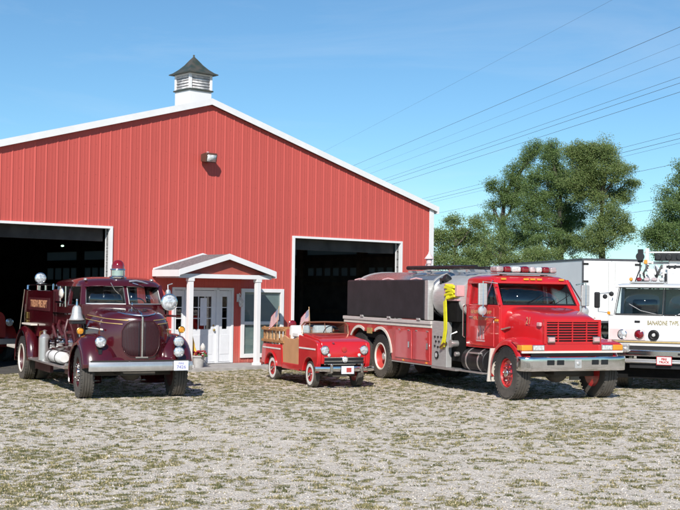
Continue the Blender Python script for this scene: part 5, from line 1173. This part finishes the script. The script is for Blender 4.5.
mb.box(-1.75, -1.7, -hw+.05, hw-.05, .98, 2.25)
mb.build('cab', M['truckwhite'], Wt, bevel=.03, seg=3)
for s_ in (-1, 1):
    m2 = MB(); m2.add([(-.02, s_*.025, 1.68), (-.02, s_*(hw-.16), 1.68), (-.195, s_*(hw-.24), 2.27), (-.195, s_*.025, 2.27)], [(0, 1, 2, 3)]); q = m2.build('windshield', M['glass'], Wt, solid=.008)
    m2 = MB(); m2.tube([(-.012, s_*.02, 1.675), (-.012, s_*(hw-.15), 1.675), (-.19, s_*(hw-.23), 2.28), (-.19, s_*.02, 2.28)], .02, 6, True); m2.build('seal', M['black'], q)
    m2 = MB(); m2.tube([(-.0, s_*.15+.1, 1.66), (-.03, s_*.5+.0, 1.76), (-.07, s_*.75, 1.9)], .008, 5); m2.build('wiper', M['steel'], Wt)
mb = MB(); mb.box(-1.5, -.9, -.9, -.3, 1.0, 1.5); mb.box(-1.55, -1.4, -.88, -.32, 1.4, 2.0); mb.box(-1.5, -.9, .3, .9, 1.0, 1.5); mb.box(-1.55, -1.4, .32, .88, 1.4, 2.0); mb.box(-.4, -.08, -1.0, 1.0, 1.3, 1.63); mb.box(-1.2, -.4, -.28, .28, 1.0, 1.5); mb.build('seat', M['seat'], Wt, bevel=.05)
mb = MB(); mb.tube([(-.50+.08*math.sin(a), .55+.24*math.cos(a), 1.72+.16*math.sin(a)) for a in [i*.3927 for i in range(16)]], .014, 6, True); mb.build('steering_wheel', M['black'], Wt)
m2 = MB(); m2.box(.021, .034, -hw+.02, hw-.02, 1.10, 1.355); m2.build('front_band', M['boxwhite'], Wt, bevel=.004)
for s_ in (-1, 1): m2 = MB(); m2.box(.035, .042, *sorted((s_*.38, s_*(hw-.03))), 1.105, 1.35); m2.build('lamp_panel', M['palepink'], Wt, bevel=.004)
m2 = MB(); m2.box(.021, .036, -hw+.01, hw-.01, 1.055, 1.085); m2.build('gold_stripe', M['gold'], Wt)
for s_ in (-1, 1):
    lamp(Wt, (.05, s_*.88, 1.235), .095, depth=.05); lamp(Wt, (.05, s_*.51, 1.235), .095, M['amber'] if s_ > 0 else M['redlens'], M['chrome'], .05, 'warning_light')
m2 = MB(); m2.lathe((.035, -.20, 1.225), (1, 0, 0), [(.12, 0), (.12, .03), (.09, .05), (.06, .03), (.055, .05), (.01, .06)], 24); q = m2.build('siren_speaker', M['black'], Wt)
m2 = MB(); m2.lathe((.085, -.20, 1.225), (1, 0, 0), [(.04, 0), (.035, .02), (.01, .03)], 16); m2.build('speaker_cone', M['lens'], q)
text('BAINARDINE  TWPS.', .135, M['brass'], Wt, (.024, .0, 1.49), (R(90), 0, R(90)), bold=.003, wide=.55)
m2 = MB(); m2.box(.021, .03, -.62, -.50, 1.49, 1.54); m2.build('small_badge', M['black'], Wt)
m2 = MB(); m2.box(-.1, .0, -hw+.03, hw-.03, .90, 1.05); m2.box(-.1, .16, -.7, .7, .5, .6); m2.build('front_recess', M['black'], Wt)
m2 = MB(); m2.box(-.02, .20, -hw-.02, hw+.02, .76, .90); m2.build('bumper', M['chrome'], Wt, bevel=.02)
for y_ in (-.55, .55): m2 = MB(); m2.box(.19, .206, y_-.22, y_+.22, .80, .85); m2.build('bumper_slot', M['black'], Wt, bevel=.01)
m2 = MB(); m2.box(.05, .14, -hw, hw, .60, .70); m2.tube([(.22, -hw, .64), (.22, hw, .64)], .03); m2.build('lower_bumper', M['chromedull'], Wt, bevel=.012)
m2 = MB(); m2.box(.12, .30, -.88, -.70, .84, 1.02); m2.cyl((.2, -.79, .9), (.38, -.79, .9), .06); m2.build('intake_valve', M['chromedull'], Wt, bevel=.02)
m2 = MB(); m2.box(-.28, -.12, -hw+.05, hw-.05, .26, .62); m2.build('underbumper_shade', M['matblack'], Wt)  # added flat black block, painted shade for the space under the bumper
lp = MB().box(.255, .265, -.10, .20, .60, .76).build('red_plate', M['whitecloth'], Wt, bevel=.005)
text('FIRE\nTRUCK', .065, M['flagred'], lp, (.267, .05, .68), (R(90), 0, R(90)), bold=.003)
m2 = MB(); m2.box(.25, .256, -.115, .215, .585, .775); m2.build('plate_frame', M['flagred'], lp)
for s_ in (-1, 1):
    m2 = MB(); m2.tube([(-.10, s_*(hw-.02), 2.15), (.05, s_*(hw+.22), 2.12), (.05, s_*(hw+.22), 1.72), (-.05, s_*(hw-.0), 1.70)], .014, 6); m2.build('mirror_bracket', M['chromedull'], Wt)
    m2 = MB(); m2.box(.02, .08, s_*(hw+.25)-.065, s_*(hw+.25)+.065, 1.80, 2.16); m2.build('mirror', M['black'], Wt, bevel=.03)
    for dy, dz in ((.02, 2.06), (-.12, 2.12)): m2 = MB(); m2.lathe((.08, s_*(hw+.05)+s_*dy, dz), (1, 0, 0), [(.05, -.03), (.055, 0), (.045, .02), (.01, .025)], 14); m2.build('round_lamp', M['black'], Wt)
    m2 = MB(); m2.box(-.06, .03, *sorted((s_*(hw-.04), s_*(hw+.03))), 1.66, 1.73); m2.build('marker_light', M['amber'], Wt, bevel=.012)
    wheel(Wt, (-.95, s_*.98, .52), s_, .52, .28, .30, M['truckwhite'], 'dish', nuts=8); wheel(Wt, (-6.0, s_*.98, .52), s_, .52, .28, .30, M['truckwhite'], 'dual', nuts=8)
lb = MB(); lb.box(-.65, -.42, -.80, -.05, 2.37, 2.41); q = lb.build('light_bar', M['chromedull'], Wt, bevel=.01)
for a, b_, k_ in ((-.82, -.74, 'amber'), (-.66, -.54, 'redlens'), (-.50, -.36, 'smoke'), (-.33, -.20, 'smoke'), (-.17, -.05, 'lens')): m2 = MB(); m2.box(-.60, -.46, a, b_, 2.412, 2.50); m2.build('lens', M[k_], q, bevel=.04, seg=3)
mb = MB(); mb.box(-8.0, -1.85, -hw+.02, hw-.02, .75, 1.95); mb.build('body', M['truckwhite'], Wt, bevel=.03)
mb = MB(); mb.box(-8.0, -.1, -.45, -.3, .55, .8); mb.box(-8, -.1, .3, .45, .55, .8); mb.box(-1.0, -.9, -.95, .95, .45, .58); mb.box(-6.05, -5.95, -.95, .95, .45, .58); mb.box(-1.9, -.2, -.6, .6, .5, 1.0); mb.build('chassis', M['under'], Wt)
for s_ in (-1, 1):
    for x_ in (-3.2, -4.6, -7.2): m2 = MB(); m2.box(x_-.55, x_+.55, *sorted((s_*(hw-.02), s_*(hw-.005))), .95, 1.75); m2.build('compartment_door', M['truckwhite'], Wt, bevel=.012)
# aerial device on its back
mb = MB(); mb.lathe((-3.0, .1, 1.95), (0, 0, 1), [(.55, 0), (.55, .18), (.35, .25), (.3, .5)], 24); mb.box(-3.25, -2.75, -.22, .42, 2.35, 3.0); mb.build('turntable', M['truckwhite'], Wt, bevel=.03)
ZO = -.12
def zz(m_): m_.V = [v+Vector((0, -.12, ZO)) for v in m_.V]; return m_
ad = MB(); ad.box(-2.80, -2.62, -.22, .38, 2.52, 2.98); ad.box(-2.64, -2.50, -.10, .28, 2.50, 2.86); ad.box(-2.9, -2.6, -.55, -.22, 2.70, 2.86); ad.box(-2.9, -2.6, .38, .72, 2.70, 2.86)
ad.beam((-2.6, -.55, 2.80), (-2.55, -.30, 2.40), .13, .13); ad.beam((-2.6, .70, 2.80), (-2.55, .45, 2.40), .13, .13); ad.beam((-2.6, -.50, 2.98), (-2.6, .70, 2.98), .07, .07)
ao = zz(ad).build('boom_head', M['truckwhite'], Wt, bevel=.02)
m2 = MB(); m2.box(-2.50, -2.485, -.12, .30, 2.88, 2.94); m2.box(-2.51, -2.46, .30, .37, 2.46, 2.90); m2.box(-2.51, -2.46, -.16, -.11, 2.55, 2.75); zz(m2).build('boom_gap', M['black'], ao)
m2 = MB(); m2.box(-2.9, -2.65, -.42, .62, 3.06, 3.24)
for y_ in (-.33, -.08, .17, .42): m2.cyl((-2.66, y_, 3.15), (-2.60, y_, 3.15), .075, n=14)
zz(m2).build('lamp_bank', M['black'], Wt, bevel=.015)
for y_, zt_ in ((-.60, 3.36), (.66, 3.40), (.98, 3.30)): m2 = MB(); m2.box(-2.8, -2.7, y_-.045, y_+.045, 2.8, zt_); m2.box(-2.82, -2.68, y_-.10, y_+.10, 3.0, 3.05); zz(m2).build('basket_post', M['truckwhite'], Wt, bevel=.012)
m2 = MB(); m2.box(-2.95, -2.85, -.7, 1.1, 2.98, 3.05); m2.box(-2.95, -2.85, -.7, 1.1, 3.25, 3.29); m2.box(-2.82, -2.75, .5, 1.1, 2.6, 2.66); zz(m2).build('basket_rail', M['truckwhite'], Wt, bevel=.012)
for y_, r_ in ((-.76, .10), (.80, .09)):
    m2 = MB(); m2.cyl((-2.7, y_, 3.16), (-2.6, y_, 3.16), r_); m2.box(-2.8, -2.66, y_-.06, y_+.06, 3.02, 3.34); zz(m2).build('basket_lamp', M['black'], Wt)
for y_, k_ in ((.78, 'amber'), (-.62, 'amber'), (.90, 'redlens')): m2 = MB(); m2.box(-2.66, -2.58, y_-.04, y_+.04, 2.98, 3.08); zz(m2).build('marker_light', M[k_], Wt, bevel=.01)
rg = random.Random(4)
for k_ in range(12):
    y_ = -.72+k_*.16; m2 = MB(); m2.tube([(-2.62, y_, 2.95), (-2.52, y_+rg.uniform(-.12, .12), 2.75), (-2.56, y_+rg.uniform(-.2, .2), 2.5), (-2.8, y_+rg.uniform(-.1, .1), 2.3)], rg.uniform(.014, .026), 6); zz(m2).build('hydraulic_line', M['black'], Wt)
for k_ in range(16):
    y_ = rg.uniform(-.75, 1.05); z_ = rg.uniform(2.42, 2.9); a_ = rg.uniform(-1.2, 1.2); l_ = rg.uniform(.12, .3); w_ = rg.uniform(.04, .10); m2 = MB(); q_ = rg.uniform(-2.75, -2.56)
    m2.beam((q_, y_-l_*math.cos(a_), z_-l_*math.sin(a_)), (q_+.02, y_+l_*math.cos(a_), z_+l_*math.sin(a_)), w_, w_); zz(m2).build('linkage', M[['truckwhite', 'truckwhite', 'chromedull', 'boxwhite'][k_ % 4]], Wt, bevel=.008)
for s_ in (-1, 1):
    m2 = MB(); m2.beam((-2.6, s_*.55+.1, 2.65), (-2.7, s_*.85+.1, 2.2), .14, .14); zz(m2).build('outrigger_link', M['truckwhite'], Wt, bevel=.01)
    m2 = MB(); m2.cyl((-2.55, s_*.80+.1, 2.52), (-2.45, s_*.80+.1, 2.52), .09, n=12); zz(m2).build('hose_reel', M['black'], Wt)
m2 = MB(); m2.box(-9.0, -3.2, -.45, .35, 2.45, 2.80); m2.build('boom', M['truckwhite'], Wt, bevel=.02)
# ================================================================== WHITE BOX TRAILER
p = at(611.5, 292, 50.3); p.z = 0; yw = R(9)
B_ = empty('box_trailer', p, yw, 'plain white box trailer with closed rear doors behind the fire trucks', 'trailer')   # local x right, y away
tw = 1.27; zt = 3.58
mb = MB(); mb.box(-tw, tw, .04, 12, 1.0, zt-.06); mb.build('body', M['boxwhite'], B_)
mb = MB(); mb.box(-tw-.015, tw+.015, .0, 12.02, zt-.06, zt+.03); mb.box(-tw-.015, -tw+.05, -.02, .05, .95, zt-.06); mb.box(tw-.05, tw+.015, -.02, .05, .95, zt-.06); mb.box(-tw-.01, tw+.01, -.02, .05, .92, 1.0); mb.build('frame', mat('trailer_frame', (.10, .10, .11), .5, metal=.4), B_)
for s_ in (-1, 1):
    m2 = MB(); a, b_ = sorted((s_*.012, s_*(tw-.055))); m2.box(a, b_, .0, .038, 1.01, zt-.07); d = m2.build('rear_door', M['boxwhite'], B_)
    for z_ in (1.3, 1.95, 2.65, 3.38): m3 = MB(); m3.box(*sorted((s_*(tw-.25), s_*(tw-.0))), -.03, -.001, z_-.04, z_+.04); m3.build('hinge', M['under'], d)
    m3 = MB(); m3.tube([(s_*.14, -.03, 1.05), (s_*.14, -.03, zt-.1)], .016, 6); m3.build('lock_bar', M['steel'], d)
    for y_ in (9.0, 10.2): wheel(B_, (s_*1.05, 12-y_, .5), s_, .5, .26, .3, M['boxwhite'], 'dual').rotation_euler = (0, 0, R(90)*-1)
mb = MB(); mb.box(-1.0, 1.0, 0, .08, .45, .55); mb.box(-.9, -.8, 0.0, .08, .5, 1.0); mb.box(.8, .9, 0, .08, .5, 1.0); mb.box(-.5, .5, .2, 11.8, .8, 1.0); mb.box(-.9, .9, 1.7, 1.9, .4, .6); mb.box(-.9, .9, 2.9, 3.1, .4, .6)
for s_ in (-1, 1): mb.box(s_*.7-.06, s_*.7+.06, 10, 10.15, 0, 1.0)
mb.build('underride_guard', M['under'], B_)
for s_ in (-1, 1):
    m2 = MB(); m2.box(*sorted((s_*(tw+.001), s_*(tw+.02))), .06, 12, .98, 1.10); m2.build('side_rail', M['steelpale'], B_)
    m2 = MB(); m2.box(*sorted((s_*.85, s_*1.1)), -.02, .0, .94, .99); m2.build('tail_lamp', M['redlens'], B_)
# dark parked engine inside the left bay
E = empty('parked_engine', bl(-4.7, 4.4, .03), BA-R(90), 'dark red old engine parked in the shade inside the left bay', 'fire engine')
mb = MB(); mb.rings([sup(.5, .7, 1.4, 20, .4, .4, x_) for x_ in (-.3, .6, .85)]); mb.build('hood', M['fadedred'], E)
mb = MB(); mb.box(-1.6, -.3, -.85, .85, .6, 1.45); mb.box(-5, -1.6, -.95, .95, .7, 1.7)
for s_ in (-1, 1): mb.beam((-.35, s_*.8, 1.4), (-.5, s_*.75, 2.1), .1, .1); mb.beam((-1.5, s_*.8, 1.4), (-1.5, s_*.75, 2.1), .1, .1)
mb.rings([sup(.82, 2.05, 2.2, 20, .4, .5, x_) for x_ in (-.45, -1.7)]); mb.build('body', M['fadedred'], E, bevel=.03)
for s_ in (-1, 1):
    mb = MB(); fender(mb, 0, .48, .62, -5, 190, [(s_*.45, 0), (s_*.8, 0), (s_*.98, -.05), (s_*1.02, -.12)]); mb.build('fender', M['fadedred'], E, solid=.02)
    lamp(E, (.6, s_*.72, 1.1), .1); wheel(E, (0, s_*.85, .48), s_, .48, .22, .28, M['fadedred']); wheel(E, (-3.8, s_*.85, .48), s_, .48, .22, .28, M['fadedred'])
mb = MB(); mb.box(.7, .8, -.95, .95, .5, .66); mb.build('bumper', M['chromedull'], E, bevel=.02)
mb = MB(); mb.box(-4.9, .6, -.4, .4, .45, .7); mb.build('chassis', M['under'], E)

islands_split({'valve', 'fender_step', 'splash_panel', 'arch_trim', 'suction_cap', 'brass_plaque', 'basket_lamp', 'wiper', 'base_trim', 'handle', 'signal_stem', 'seat', 'rack_hook', 'rack_foot', 'basket_post', 'stake_board', 'stake_rail', 'tank_band', 'tank_strap', 'bumper_bracket', 'roof_marker', 'round_lamp', 'lamp_post', 'hose_rack', 'suction_hose', 'spotlight_bracket', 'bumper_slot', 'notice', 'cupola_post', 'rake_trim', 'work_light', 'grab_rail', 'hand_rail', 'outrigger_link', 'roll_strap', 'chevron', 'knob', 'beam', 'side_stripe', 'lamp_bank', 'lower_bumper', 'locker', 'frosted_panel_x'})
